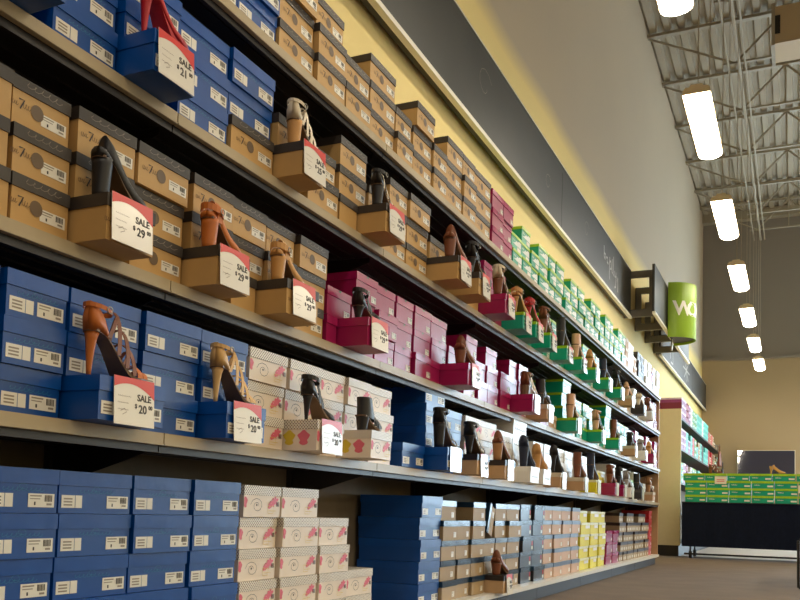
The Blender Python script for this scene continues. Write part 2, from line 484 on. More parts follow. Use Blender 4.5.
# projecting bulkhead panel on brackets
pn = tag(link('bulkhead_panel', None, loc=(-0.05, 0, 2.94)), 'grey bulkhead panel projecting on brackets beside the lime drum sign', 'bulkhead panel')
mb = MB(); mb.box((-0.03, 10.2, 0.0), (0, 13.75, 0.56), 'fascia'); link('panel', mb.mesh('panel'), pn)
mb = MB(); mb.box((-0.025, 10.2, -0.03), (0.012, 13.75, -0.001), 'edge'); link('bottom_strip', mb.mesh('bottom_strip'), pn)
for y in (10.46, 11.25, 12.05, 12.85):
    mb = MB(); mb.box((-0.394, y - 0.02, 0.0), (-0.031, y + 0.02, 0.09), 'bracket'); mb.box((-0.394, y - 0.02, 0.48), (-0.031, y + 0.02, 0.56), 'bracket')
    mb.box((-0.394, y - 0.02, 0.09), (-0.32, y + 0.02, 0.48), 'bracket'); mb.box((-0.10, y - 0.02, 0.09), (-0.031, y + 0.02, 0.48), 'bracket')
    link('bracket', mb.mesh('bracket'), pn)
# drum sign
dr = tag(link('drum_sign', None, loc=(-0.030, 11.5, 2.83)), 'lime green drum sign with white letters bulging from the bulkhead', 'sign')
RD = 0.31
def drum_pt(a, r, z):
    return (r * math.sin(a), -r * math.cos(a), z)
mb = MB(); ns = 28
AN = [math.radians(180 * i / ns) for i in range(ns + 1)]
rings = []
for a in AN:
    rings.append([drum_pt(a, RD, 0), drum_pt(a, RD, 0.70), drum_pt(a, RD - 0.012, 0.70), drum_pt(a, RD - 0.012, 0)])
mb.loft(rings, 'lime'); link('drum_skin', mb.mesh('drum_skin'), dr)
mb = MB()
mb.loft([[drum_pt(a, RD - 0.014, z) for a in AN] for z in (0.03, 0.05)], 'fascia')
link('drum_base', mb.mesh('drum_base'), dr)
mb = MB(); mb.box((0.0, -0.02, -0.12), (0.02, 0.02, 0.03), 'steel'); link('drum_bracket', mb.mesh('drum_bracket'), dr)
for ch, ang in zip("WOMEN'S", (36, 64, 91, 116, 138, 151, 164)):
    me = text_mesh(ch, 0.25, 'letter', bold=0.008).copy()
    for v in me.vertices:
        a = math.radians(ang) + v.co.y / RD
        p = drum_pt(a, RD + 0.002 + v.co.x, v.co.z)
        v.co = p
    link('lettering', me, dr, loc=(0, 0, 0.36))

# ---------------------------------------------------------------- shoe wall shelving
SHELF = {'A': 0.715, 'B': 1.107, 'C': 1.546, 'D': 1.958}
gw = tag(link('wall_shelving', None, loc=(-0.42, 5, 0)), 'long dark metal wall shelving with five levels of shoe boxes', 'shelving')
def gpart(name, mb, parent=None):
    o = link(name, mb.mesh(name), parent or gw)
    if parent is None:
        o.location = (0.42, -5, 0)
    return o
seams = [-0.72 + 1.2192 * k for k in range(0, 10)]
seams[-1] = 10.45
for i in range(len(seams) - 1):
    y0, y1 = seams[i] + 0.002, seams[i + 1] - 0.002
    mb = MB(); mb.box((-0.42, y0, 0.0), (-0.395, y1, 1.98), 'back'); gpart('back_panel', mb)
    mb = MB(); mb.box((-0.39, y0, 0.085), (0.0, y1, 0.112), 'deck'); gpart('base_deck', mb)
    mb = MB(); mb.box((-0.10, y0, 0.0), (-0.045, y1, 0.085), 'kick'); gpart('kick_plate', mb)
    for s, z in SHELF.items():
        mb = MB(); mb.box((-0.39, y0, z - 0.024), (-0.016, y1, z - 0.002), 'shelf_dark')
        mb.box((-0.03, y0, z - 0.05), (-0.018, y1, z - 0.024), 'shelf_dark')
        for q in range(6):   # stiffening folds under the deck
            mb.box((-0.37 + q * 0.06, y0, z - 0.03), (-0.36 + q * 0.06, y1, z - 0.024), 'shelf_dark')
        so = gpart('shelf', mb)
        mb = MB(); mb.box((-0.015, y0, z - 0.032), (-0.001, y1, z - 0.001), 'channel')
        mb.box((-0.0008, y0, z - 0.0315), (0.001, y1, z - 0.028), 'channel')
        gpart('price_channel', mb, so)
for y in seams:
    mb = MB(); mb.box((-0.4, y - 0.015, 0.12), (-0.375, y + 0.015, 1.98), 'shelf_dark'); gpart('upright', mb)
    for z in SHELF.values():
        mb = MB()
        a, b_ = y - 0.002, y + 0.002
        tri = [(-0.374, z - 0.025), (-0.374, z - 0.13), (-0.33, z - 0.13), (-0.06, z - 0.05), (-0.06, z - 0.031)]
        mb.loft([[(x, yy, zz) for x, zz in tri] for yy in (a, b_)], 'shelf_dark'); gpart('bracket', mb)
mb = MB(); mb.box((-0.42, 10.452, 0.112), (-0.02, 10.48, 1.98), 'wood'); gpart('end_panel', mb)

# ---------------------------------------------------------------- shoe boxes
ORD = ['first', 'second', 'third', 'fourth', 'fifth', 'sixth', 'seventh', 'eighth', 'ninth', 'tenth', 'eleventh', 'twelfth', 'thirteenth', 'fourteenth',
       'fifteenth', 'sixteenth', 'seventeenth', 'eighteenth', 'nineteenth', 'twentieth', 'twenty-first', 'twenty-second', 'twenty-third', 'twenty-fourth',
       'twenty-fifth', 'twenty-sixth', 'twenty-seventh', 'twenty-eighth', 'twenty-ninth', 'thirtieth']
LEVEL = {'E': 'on the base deck', 'A': 'on the lowest shelf', 'B': 'on the middle shelf', 'C': 'on the fourth shelf', 'D': 'on the top shelf'}
WORD = {'blue': 'blue', 'kraft': 'kraft', 'magenta': 'magenta', 'floral': 'floral', 'green': 'green', 'white': 'white', 'tan': 'tan', 'black': 'black', 'yellow': 'yellow',
        'teal': 'teal-lidded', 'charcoal': 'charcoal', 'denim': 'denim-lidded', 'brown': 'brown', 'red': 'red', 'kraftdark': 'dark-lidded kraft', 'turquoise': 'turquoise', 'purple': 'purple'}
NAME = {'teal': 'teal_lid_shoe_box', 'denim': 'denim_lid_shoe_box', 'kraftdark': 'dark_lid_shoe_box'}
BH = {'blue': 0.098, 'kraft': 0.1035, 'magenta': 0.099, 'floral': 0.097, 'green': 0.092, 'white': 0.09, 'tan': 0.09, 'black': 0.09, 'yellow': 0.092, 'teal': 0.095, 'charcoal': 0.096,
      'denim': 0.096, 'brown': 0.092, 'red': 0.1, 'kraftdark': 0.095, 'turquoise': 0.1, 'purple': 0.1}
LIDH = {'kraft': 0.029, 'green': 0.017, 'blue': 0.034, 'magenta': 0.03, 'floral': 0.03, 'brown': 0.03, 'yellow': 0.018}
DEPTH = 0.31
_bc = {}
def box_meshes(kind, W, level, h):
    key = (kind, round(W, 2), level)
    if key in _bc:
        return _bc[key]
    W = round(W, 2); w2 = W / 2 - 0.003; lh = LIDH.get(kind, 0.028); D2 = DEPTH / 2
    out = []
    body = MB()
    body.box((-D2 + 0.003, -w2 + 0.002, 0), (D2 - 0.003, w2 - 0.002, h - 0.004), kind)
    lid = MB()
    lid.box((-D2, -w2, h - lh), (D2, w2, h - 0.0005), kind + '_lid')
    fx = D2 - 0.003 + 0.0008
    lab = MB(); pr = MB(); lab2 = MB()
    def rect(mb, y0, y1, z0, z1, m, dx=0.0):
        mb.face([(fx + dx, y0, z0), (fx + dx, y1, z0), (fx + dx, y1, z1), (fx + dx, y0, z1)], m)
    def barcode(mb, y0, y1, z0, z1):
        n = 7
        for i in range(n):
            a = y0 + (y1 - y0) * i / n
            rect(mb, a, a + (y1 - y0) / n * (0.55 if i % 3 else 0.75), z0, z1, 'ink', 0.0004)
    def slab(mb, y0, y1, z0, z1, bc=True):
        mb.box((fx - 0.001, y0, z0), (fx, y1, z1), 'label')
        hh, ww = z1 - z0, y1 - y0
        if level < 2:
            rect(mb, y0 + 0.06 * ww, y0 + 0.5 * ww, z1 - 0.22 * hh, z1 - 0.12 * hh, 'ink_grey', 0.0004)
            rect(mb, y0 + 0.06 * ww, y0 + 0.45 * ww, z1 - 0.42 * hh, z1 - 0.35 * hh, 'ink_grey', 0.0004)
            rect(mb, y0 + 0.22 * ww, y0 + 0.28 * ww, z0 + 0.15 * hh, z0 + 0.4 * hh, 'ink', 0.0004)
            if bc:
                barcode(mb, y0 + 0.62 * ww, y0 + 0.92 * ww, z0 + 0.42 * hh, z1 - 0.1 * hh)
                rect(mb, y0 + 0.7 * ww, y0 + 0.9 * ww, z0 + 0.15 * hh, z0 + 0.3 * hh, 'ink_grey', 0.0004)
    if W < 0.155:
        pass
    elif kind == 'blue':
        slab(lab, w2 - 0.082, w2 - 0.010, 0.013, 0.043)
        lab2.box((fx - 0.001, -w2 + 0.010, 0.013), (fx, -w2 + 0.050, 0.042), 'label')
        lab2.box((fx - 0.001, -w2 + 0.052, 0.013), (fx, -w2 + 0.072, 0.042), 'label')
        for i in range(3):
            rect(lab2, -w2 + 0.016, -w2 + 0.042, 0.018 + i * 0.007, 0.0215 + i * 0.007, 'ink_grey', 0.0004)
        pr.ribbon(squig(-0.055, 0.055, 0.052, 0.004, 9, 3), 0.0011, 'ink_teal', fx + 0.0002)
        pr.ribbon([(0.01 * math.cos(a * 0.6), 0.058 + 0.006 * math.sin(a * 0.6)) for a in range(10)], 0.0011, 'ink_teal', fx + 0.0002)
    elif kind == 'kraft':
        slab(lab, w2 - 0.078, w2 - 0.01, 0.022, 0.048)
        c = [(-0.012 + 0.017 * math.cos(a), 0.044 + 0.017 * math.sin(a)) for a in [2 * math.pi * i / 18 for i in range(18)]]
        pr.face([(fx + 0.0003, a, b_) for a, b_ in c], 'ink_dot')
        pr.ribbon(squig(-0.082, -0.062, 0.044, 0.005, 4, 5), 0.0012, 'ink_brown', fx + 0.0003)
        pr.ribbon([(-0.060, 0.056), (-0.046, 0.057), (-0.056, 0.036)], 0.0034, 'ink', fx + 0.0003)
        pr.ribbon(squig(-0.050, -0.031, 0.045, 0.006, 3, 6), 0.0012, 'ink_brown', fx + 0.0003)
        pr.ribbon(squig(-w2 + 0.03, w2 - 0.03, h - 0.012, 0.006, 5, 8), 0.0012, 'ink_lid', D2 + 0.0006)
    elif kind == 'magenta':
        slab(lab, w2 - 0.050, w2 - 0.010, 0.010, 0.034)
        pr.face([(D2 + 0.0006, -0.009, h - 0.001), (D2 + 0.0006, -0.005, h - 0.009), (D2 + 0.0006, 0.005, h - 0.009), (D2 + 0.0006, 0.009, h - 0.001)], 'seam')
    elif kind == 'floral':
        q = random.Random(int(W * 1000))
        for i in range(3):       # pink petals in the corner
            cy, cz, rr = w2 - 0.03 - 0.015 * i, 0.052 - 0.008 * i, 0.019 - 0.003 * i
            c = [(min(w2 - 0.003, cy + rr * (0.75 + 0.3 * math.sin(5 * a + i)) * math.cos(a)), min(h - 0.032, cz + rr * (0.75 + 0.3 * math.sin(5 * a)) * math.sin(a))) for a in [2 * math.pi * k / 20 for k in range(20)]]
            pr.face([(fx + 0.0003 + 0.0001 * i, a, b_) for a, b_ in c], 'pink')
        c = [(max(-w2 + 0.003, -w2 + 0.010 + 0.012 * (0.8 + 0.25 * math.sin(4 * a)) * math.cos(a)), 0.045 + 0.017 * math.sin(a)) for a in [2 * math.pi * k / 16 for k in range(16)]]
        pr.face([(fx + 0.0003, a, b_) for a, b_ in c], 'pink')
        sp = [((0.008 + 0.0018 * t) * math.cos(0.62 * t) - 0.030, (0.007 + 0.0012 * t) * math.sin(0.62 * t) + 0.035) for t in range(16)]
        pr.ribbon(sp, 0.0013, 'ink', fx + 0.0006)
        c = [(-0.032 + 0.0035 * math.cos(a), 0.037 + 0.0035 * math.sin(a)) for a in [2 * math.pi * k / 8 for k in range(8)]]
        pr.face([(fx + 0.0006, a, b_) for a, b_ in c], 'ink')
        sq = [(0.03, 0.012), (0.06, 0.012), (0.06, 0.034), (0.03, 0.034), (0.03, 0.012)]
        pr.ribbon(sq, 0.0014, 'ochre', fx + 0.0008)
        pr.ribbon([(0.034, 0.020), (0.075, 0.020)], 0.0014, 'ochre', fx + 0.0008)
        barcode(lab, w2 - 0.024, w2 - 0.008, 0.034, 0.048)
        # petals on the long side
        for sx in (0.105, 0.052):
            c = [(sx + 0.024 * (0.8 + 0.25 * math.sin(5 * a)) * math.cos(a), 0.040 + 0.024 * math.sin(a)) for a in [2 * math.pi * k / 18 for k in range(18)]]
            pr.face([(a, -w2 + 0.002 - 0.0006, b_) for a, b_ in c], 'pink' if sx > 0.08 else 'ochre')
    elif kind == 'green':
        lab.box((fx - 0.001, w2 - 0.075, 0.008), (fx, w2 - 0.010, 0.030), 'label')
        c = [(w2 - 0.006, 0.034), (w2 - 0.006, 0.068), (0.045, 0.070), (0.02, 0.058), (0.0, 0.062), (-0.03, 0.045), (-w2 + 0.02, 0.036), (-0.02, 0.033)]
        pr.face([(fx + 0.0004, a, b_) for a, b_ in c[::-1]], 'ink_white')  # white swoosh paints glare onto the front, besides the white print
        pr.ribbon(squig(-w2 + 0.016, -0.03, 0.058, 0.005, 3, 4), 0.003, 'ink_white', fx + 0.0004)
    elif kind == 'charcoal':
        lab.box((fx - 0.001, w2 - 0.045, 0.012), (fx, w2 - 0.015, 0.032), 'label'); lab2.box((fx - 0.001, w2 - 0.04, 0.036), (fx, w2 - 0.018, 0.062), 'red_label')
    elif kind in ('teal', 'brown', 'denim', 'kraftdark', 'tan', 'red'):
        slab(lab, w2 - 0.06, w2 - 0.028, 0.014, 0.04, False)
        if kind == 'brown':
            lab.box((fx - 0.001, -w2 + 0.03, 0.014), (fx, -w2 + 0.06, 0.04), 'label')
    elif kind == 'yellow':
        lab2.box((fx - 0.001, 0.0, h - 0.045), (fx, w2 - 0.01, h - 0.022), 'label')
    elif kind in ('white', 'turquoise', 'purple', 'black'):
        pr.ribbon(squig(-w2 + 0.02, w2 - 0.03, 0.038, 0.006, 5, 4), 0.004, 'ink_grey', fx + 0.0004)
        lab.box((fx - 0.001, w2 - 0.05, 0.008), (fx, w2 - 0.01, 0.024), 'label')
    if level == 0:
        out = [('body', body), ('lid', lid), ('label', lab), ('size_label', lab2), ('print', pr)]
    elif level == 1:
        for q_ in (lab2, pr):
            i0 = len(lab.v); lab.v += q_.v
            for f_, m_ in zip(q_.f, q_.m):
                lab.f.append(tuple(i0 + k for k in f_)); lab.m.append(lab.mi(q_.mats[m_]))
        out = [('body', body), ('lid', lid), ('label', lab)]
    else:
        for q_ in (lid, lab, lab2, pr):
            i0 = len(body.v); body.v += q_.v
            for f_, m_ in zip(q_.f, q_.m):
                body.f.append(tuple(i0 + k for k in f_)); body.m.append(body.mi(q_.mats[m_]))
        out = [('', body)]
    out = [(n, b_.mesh(kind + '_' + (n or 'box'))) for n, b_ in out if b_.f]
    _bc[key] = out
    return out

def shoe_box(kind, y0, y1, xf, z, label, group, rot=0.0, near=None, name=None):
    """xf: where the box's front face stands"""
    W = y1 - y0; yc = (y0 + y1) / 2
    lvl = near if near is not None else (0 if yc < 3.45 else 1 if yc < 5.6 else 2)
    ms = box_meshes(kind, W, lvl, BH[kind])
    nm = NAME.get(kind, kind + '_shoe_box')
    loc = (xf - DEPTH / 2, yc, z)
    if lvl == 2:
        r = link(nm, ms[0][1], loc=loc, rot=(0, 0, rot))
    else:
        r = link(nm, None, loc=loc, rot=(0, 0, rot))
        for n, me in ms:
            link(n, me, r)
    tag(r, label, 'shoe box', group)
    return r

COLS = {
'D':[('blue',1.807,1.976,3),('blue',1.976,2.185,3),('kraft',2.185,2.406,4),('kraft',2.406,2.612,3),('kraft',2.612,2.817,2),('kraft',2.817,3.048,3),('kraft',3.048,3.21,2),('kraft',3.23,3.431,3),('kraft',3.431,3.592,2),('kraft',3.592,3.807,3),('kraft',3.807,3.986,3),('kraft',3.986,4.243,3),('magenta',4.243,4.442,3),('magenta',4.442,4.621,3),('green',4.621,4.812,2),('green',4.812,4.997,3),('green',4.997,5.172,2),('green',5.172,5.407,3),('green',5.407,5.583,3),('green',5.583,5.797,3),('green',5.824,6.025,2),('green',6.025,6.24,3),('green',6.24,6.468,3),('green',6.468,6.64,2),('green',6.64,6.821,3),('green',6.821,7.011,3),('green',7.051,7.211,2),('green',7.211,7.422,3),('green',7.422,7.599,3),('green',7.599,7.784,2),('green',7.784,7.977,3),('green',7.977,8.18,3),('tan',8.18,8.338,3),('white',8.338,8.502,3),('white',8.502,8.672,3),('tan',8.672,8.848,2),('black',8.908,9.094,3),('black',9.094,9.286,3),('white',9.352,9.556,3),('white',9.556,9.767,3),('magenta',9.767,9.913,2),('white',9.913,10.14,3),('white',10.14,10.377,3)],
'C':[('blue',1.208,1.306,3),('blue',1.306,1.514,2),('blue',1.514,1.732,3),('blue',1.732,1.953,3),('bluekraft',1.953,2.18,3),('kraft',2.18,2.375,2),('kraft',2.375,2.584,2),('kraft',2.598,2.809,3),('kraft',2.809,3.003,2),('kraft',3.003,3.19,3),('kraft',3.19,3.409,3),('kraft',3.431,3.641,2),('kraft',3.703,3.972,2),('kraft',3.972,4.149,2),('magenta',4.149,4.307,3),('magenta',4.34,4.512,3),('green',4.53,4.677,2),('green',4.677,4.852,3),('green',4.852,5.04,2),('green',5.04,5.241,2),('green',5.287,5.506,3),('green',5.506,5.742,3),('green',5.769,5.967,2),('green',5.967,6.177,2),('green',6.177,6.335,2),('green',6.368,6.605,3),('green',6.605,6.821,3),('green',6.896,7.09,3),('green',7.09,7.294,3),('green',7.294,7.466,2),('green',7.466,7.691,2),('green',7.691,7.88,2),('green',7.88,8.077,2),('white',8.077,8.284,2),('tan',8.284,8.446,2),('white',8.446,8.672,2),('white',8.672,8.848,3),('black',8.848,9.031,2),('white',9.094,9.286,3),('white',9.286,9.556,3),('magenta',9.556,9.767,3),('white',9.767,9.988,3),('magenta',9.988,10.218,3)],
'B':[('kraft',1.078,1.227,3),('kraft',1.227,1.392,3),('kraft',1.392,1.582,3),('kraft',1.582,1.783,3),('kraft',1.795,1.985,3),('kraft',1.985,2.164,3),('kraft',2.164,2.338,3),('kraft',2.338,2.536,3),('magenta',2.543,2.723,2),('magenta',2.73,2.916,3),('magenta',2.916,3.103,3),('magenta',3.103,3.281,3),('magenta',3.281,3.464,3),('magenta',3.476,3.666,3),('magenta',3.666,3.82,2),('magenta',3.901,4.073,3),('magenta',4.073,4.227,2),('magenta',4.227,4.408,3),('magenta',4.425,4.621,2),('magenta',4.621,4.773,3),('magenta',4.773,4.955,3),('magenta',5.018,5.241,2),('magenta',5.241,5.456,2),('tan',5.456,5.688,1),('green',5.824,6.055,4),('green',6.055,6.24,3),('green',6.24,6.434,3),('green',6.434,6.64,3),('green',6.64,6.858,3),('green',6.858,7.09,2),('green',7.09,7.294,2),('green',7.294,7.51,4),('green',7.51,7.737,3),('green',7.737,7.928,3),('green',7.928,8.128,3),('green',8.128,8.338,3),('white',8.392,8.558,3),('white',8.558,8.73,3),('magenta',8.788,8.969,3),('white',8.969,9.157,3),('white',9.157,9.352,3),('magenta',9.419,9.625,3),('white',9.625,9.84,3),('white',9.84,10.064,2),('magenta',10.064,10.297,3)],
'A':[('blue',1.066,1.227,3),('blue',1.227,1.401,3),('blue',1.401,1.634,3),('blue',1.634,1.861,3),('blue',1.861,2.086,3),('floral',2.086,2.303,3),('floral',2.303,2.516,3),('floral',2.516,2.693,3),('floral',2.693,2.882,3),('floral',2.882,3.085,3),('bluelow',3.151,3.387,1),('blue',3.431,3.666,4),('blue',3.666,3.888,3),('floral',3.901,4.134,3),('floral',4.134,4.391,3),('white',4.391,4.677,3),('white',4.677,4.955,4),('white',5.127,5.358,3),('white',5.358,5.609,3),('white',5.609,5.881,3),('white',5.909,6.177,3),('white',6.177,6.434,3),('white',6.434,6.711,3),('white',6.711,6.973,2),('yellow',6.973,7.294,2),('white',7.554,7.784,3),('white',7.784,8.027,2),('white',8.027,8.284,3),('white',8.284,8.502,2),('green',8.502,8.73,2),('white',8.73,8.969,3),('black',9.031,9.286,2),('white',9.286,9.556,2),('tan',9.625,9.84,2),('white',9.913,10.14,2)],
'E':[('blue',1.071,1.241,5),('blue',1.241,1.444,5),('blue',1.444,1.684,5),('blue',1.684,1.914,5),('blue',1.914,2.141,5),('floral',2.146,2.362,5),('floral',2.368,2.607,5),('floral',2.614,2.839,4),('floral',2.839,3.059,2),('blue',3.514,3.766,5),('teal',3.766,3.966,5),('teal',3.98,4.169,4),('teal',4.169,4.374,5),('teal',4.39,4.579,3),('teal',4.579,4.783,5),('teal',4.783,5.044,5),('charcoal',5.065,5.309,5),('charcoal',5.309,5.574,5),('denim',5.574,5.809,5),('denim',5.809,6.062,5),('denim',6.062,6.336,5),('denim',6.336,6.599,5),('yellow',6.633,6.956,5),('yellow',6.994,7.309,5),('yellow',7.309,7.607,5),('magenta',7.652,7.928,3),('magenta',7.928,8.224,3),('brown',8.275,8.459,5),('brown',8.459,8.651,4),('brown',8.651,8.851,5),('brown',8.851,9.06,5),('brown',9.06,9.278,4),('brown',9.278,9.507,5),('brown',9.507,9.745,5),('brown',9.745,9.996,4),('red',10.069,10.297,5)],
}
DISP = {
'C':[('blue',1.1,1.335,0.1),('blue',1.514,1.674,0.09),('kraft',2.169,2.314,0.09),('kraft',2.744,2.924,0.1),('kraft',3.424,3.604,0.12),('kraft',3.698,3.878,0.12),('magenta',4.095,4.275,0.12),('green',4.476,4.656,0.1),('green',4.726,4.906,0.1),('green',5.024,5.204,0.1),('green',5.466,5.646,0.1),('green',5.884,6.064,0.1),('green',6.325,6.505,0.1),('green',6.829,7.009,0.1),('green',7.362,7.542,0.1),('tan',7.866,8.046,0.1),('black',8.56,8.74,0.1),('white',9.087,9.267,0.1)],
'B':[('kraft',1.392,1.55,0.09),('kraft',1.779,1.936,0.09),('kraft',2.117,2.314,0.09),('magenta',2.723,2.811,0.1),('magenta',3.585,3.765,0.12),('magenta',4.61,4.79,0.12),('tan',5.0,5.18,0.1),('green',5.759,5.939,0.1),('green',6.588,6.768,0.1),('green',7.268,7.448,0.1),('tan',8.085,8.265,0.1),('white',8.686,8.866,0.1),('magenta',9.229,9.409,0.1)],
'A':[('blue',1.378,1.606,0.08),('blue',1.84,2.042,0.08),('floral',2.286,2.478,0.1),('floral',2.641,2.811,0.12),('blue',3.182,3.362,0.12),('kraftdark',3.786,3.966,0.1),('kraftdark',4.212,4.392,0.1),('white',4.683,4.863,0.1),('white',4.976,5.156,0.1),('tan',5.329,5.509,0.1),('tan',6.014,6.194,0.1),('yellow',6.436,6.616,0.1),('magenta',7.176,7.356,0.1),('magenta',7.556,7.736,0.1),('white',7.92,8.1,0.1),('black',8.497,8.677,0.1),('tan',9.229,9.409,0.1)],
'E':[('kraftdark',4.384,4.564,0.07)],
}
DISP['B'][3] = ('magenta', 2.625, 2.81, 0.1)
DISP['C'][0] = ('blue', 1.02, 1.25, 0.1)
DISP['A'][4] = ('blue', 3.405, 3.60, 0.1)
def settle(d, cols):
    """nudge a pulled-out box so that it takes the place of as few stacks as possible"""
    best = None
    for i in range(-12, 13):
        s = i * 0.005
        a, b = d[1] + s, d[2] + s
        ov = [max(0, min(b, c[2]) - max(a, c[1])) for c in cols]
        n = sum(1 for o in ov if o > 0.008)
        cost = n * 0.03 + abs(s)
        if best is None or cost < best[0]:
            best = (cost, s)
    a, b = d[1] + best[1], d[2] + best[1]
    for c in cols:      # do not bite into a neighbour by a few millimetres
        if 0 < c[2] - a < 0.012:
            a = c[2]
        if 0 < b - c[1] < 0.012:
            b = c[1]
    return (d[0], a + 0.0015, b - 0.0015, d[3])
for s in DISP:
    DISP[s] = [settle(d, COLS[s]) for d in DISP[s]]
GROUP = {}
TAKEN = {}
for s in 'EABCD':
    z0 = 0.1125 if s == 'E' else SHELF[s]
    xf = -0.05 if s == 'E' else -0.004
    count = {}
    for kind, y0, y1, n in COLS[s]:
        z = z0
        k0 = {'bluekraft': 'blue', 'bluelow': 'blue'}.get(kind, kind)
        count[k0] = count.get(k0, 0) + 1
        idx = ORD[min(count[k0], 30) - 1]
        ds = [d for d in DISP.get(s, []) if min(d[2], y1) - max(d[1], y0) > 0.0]
        for r in range(n):
            kk = k0
            if kind == 'bluekraft' and r == 0:
                kk = 'kraft'
            tr = None
            if r == 0 and ds:
                # the pulled-out box stands here; a partly covered neighbour is trimmed away
                lo_, hi_ = y0 + 0.002, y1 - 0.002
                for d in ds:
                    if d[1] - lo_ > hi_ - d[2]:
                        hi_ = min(hi_, d[1] - 0.001)
                    else:
                        lo_ = max(lo_, d[2] + 0.001)
                if hi_ - lo_ < 0.07:
                    z += max(BH[ds[0][0]], BH[kk]) + 0.001
                    continue
                tr = (lo_, hi_)
            which = 'bottom' if r == 0 else 'top' if r == n - 1 else ORD[r]
            lab = '%s shoe box, %s in the %s %s stack %s' % (WORD[kk], {'bottom': 'bottom', 'top': 'top'}.get(which, which + ' up'), idx, WORD[k0], LEVEL[s])
            dxj = R.uniform(-0.018, 0.0) + (0.02 if kind == 'bluelow' else 0)
            a, b = y0 + 0.002, y1 - 0.002
            if b - a > 0.25 and kk not in ('floral', 'white'):
                b = a + 0.25 if R.random() < 0.5 else b
            if tr:
                a, b = tr
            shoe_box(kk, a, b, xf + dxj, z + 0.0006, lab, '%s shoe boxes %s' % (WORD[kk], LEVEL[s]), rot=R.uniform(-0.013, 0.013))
            z += (max(BH[ds[0][0]], BH[kk]) + 0.001 if r == 0 and ds else BH[kk] + 0.0006)
lean = shoe_box('teal', 4.40, 4.57, -0.055, 0.5, 'teal-lidded shoe box leaning on edge on its stack on the base deck', 'teal-lidded shoe boxes on the base deck')
lean.location.y = 4.517; lean.location.z = 0.482; lean.rotation_euler = (1.2, 0, 0)
DLAB = {'C': 'fourth', 'B': 'middle', 'A': 'lowest raised', 'E': 'base'}
DTOP = {}
for s in DISP:
    z0 = 0.1125 if s == 'E' else SHELF[s]
    for i, (kind, y0, y1, p) in enumerate(DISP[s]):
        lab = '%s box pulled forward under a display shoe, %s from left %s' % (WORD[kind], ORD[i], LEVEL[s])
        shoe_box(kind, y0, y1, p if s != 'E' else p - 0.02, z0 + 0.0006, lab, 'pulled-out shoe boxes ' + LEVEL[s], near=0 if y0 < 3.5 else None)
        DTOP[(s, i)] = (y0, y1, p, z0 + 0.0006 + BH[kind], kind)

# ---------------------------------------------------------------- shoes
LEATHER = {}
def leather(name, c, ro=0.45):
    if name not in LEATHER:
        LEATHER[name] = mat('shoe_' + name, rgb(*c), ro, noise=0.08, nscale=25)
    return LEATHER[name]
COLR = {'red': (190, 24, 34), 'cognac': (196, 108, 40), 'beige': (220, 176, 112), 'black': (26, 24, 26), 'tan': (204, 150, 84), 'brown': (124, 70, 42), 'nude': (214, 168, 132),
        'navy': (24, 34, 60), 'grey': (150, 146, 142), 'sole': (110, 84, 60), 'silver': (210, 208, 200), 'cork': (168, 122, 78), 'ivory': (226, 212, 186)}
def prof(L, hh, plat):
    """foot-bed line: (y, z, half width) from heel to toe"""
    out = []
    for i in range(17):
        t = i / 16
        y = L * t
        if t < 0.14:
            z = hh - 0.02 * t
        elif t < 0.7:
            u = (t - 0.14) / 0.56
            e = u * u * (3 - 2 * u)
            z = (hh - 0.003) * (1 - e) + (plat + 0.008) * e
        else:
            z = plat + 0.008 + 0.006 * ((t - 0.7) / 0.3) ** 2
        w = 0.024 - 0.004 * math.sin(min(1, t / 0.5) * math.pi) + 0.012 * math.exp(-((t - 0.72) / 0.16) ** 2)
        if t > 0.82:
            w *= math.sqrt(max(0.02, 1 - ((t - 0.82) / 0.185) ** 2))
        if t < 0.08:
            w *= math.sqrt(max(0.1, 1 - ((0.08 - t) / 0.085) ** 2))
        out.append((y, z, w))
    return out
def at(P, t):
    f_ = max(0, min(15.999, t * 16)); i = int(f_); u = f_ - i
    return tuple(a + (b - a) * u for a, b in zip(P[i], P[i + 1]))
def band(mb, P, tl, tr, h, wd, m, lean=0.0, th=0.0016, n=10):
    """a strap over the foot, from foot position tl on the left to tr on the right"""
    rings = []
    for i in range(n + 1):
        a = math.pi * i / n
        t = tl + (tr - tl) * i / n
        y, z, w = at(P, t)
        cx = -w * math.cos(a); cz = z + h * math.sin(a)
        nx, nz = -math.cos(a), math.sin(a)
        yy = y + lean * math.sin(a)
        rings.append([(cx, yy - wd / 2, cz), (cx, yy + wd / 2, cz), (cx + nx * th, yy + wd / 2, cz + nz * th), (cx + nx * th, yy - wd / 2, cz + nz * th)])
    mb.loft(rings, m)
def wall(mb, P, pts, m, th=0.0018):
    """upright leather: pts = [(side, t, height)] along the sole's edge"""
    rings = []
    for sd, t, h in pts:
        y, z, w = at(P, t)
        lean = 0.82
        x0 = sd * w
        if abs(sd) < 0.3:
            y = y - 0.001
        rings.append([(x0, y, z - 0.004), (x0 * 1.03, y - (0.002 if t < 0.1 else 0), z + h * 0.5), (x0 * lean, y + 0.004 * (t < 0.1), z + h), (x0 * lean * 0.93, y + 0.002 + 0.004 * (t < 0.1), z + h), (x0 * 0.97, y + 0.001, z + h * 0.5), (x0 * 0.94, y + 0.001, z)])
    mb.loft(rings, m)
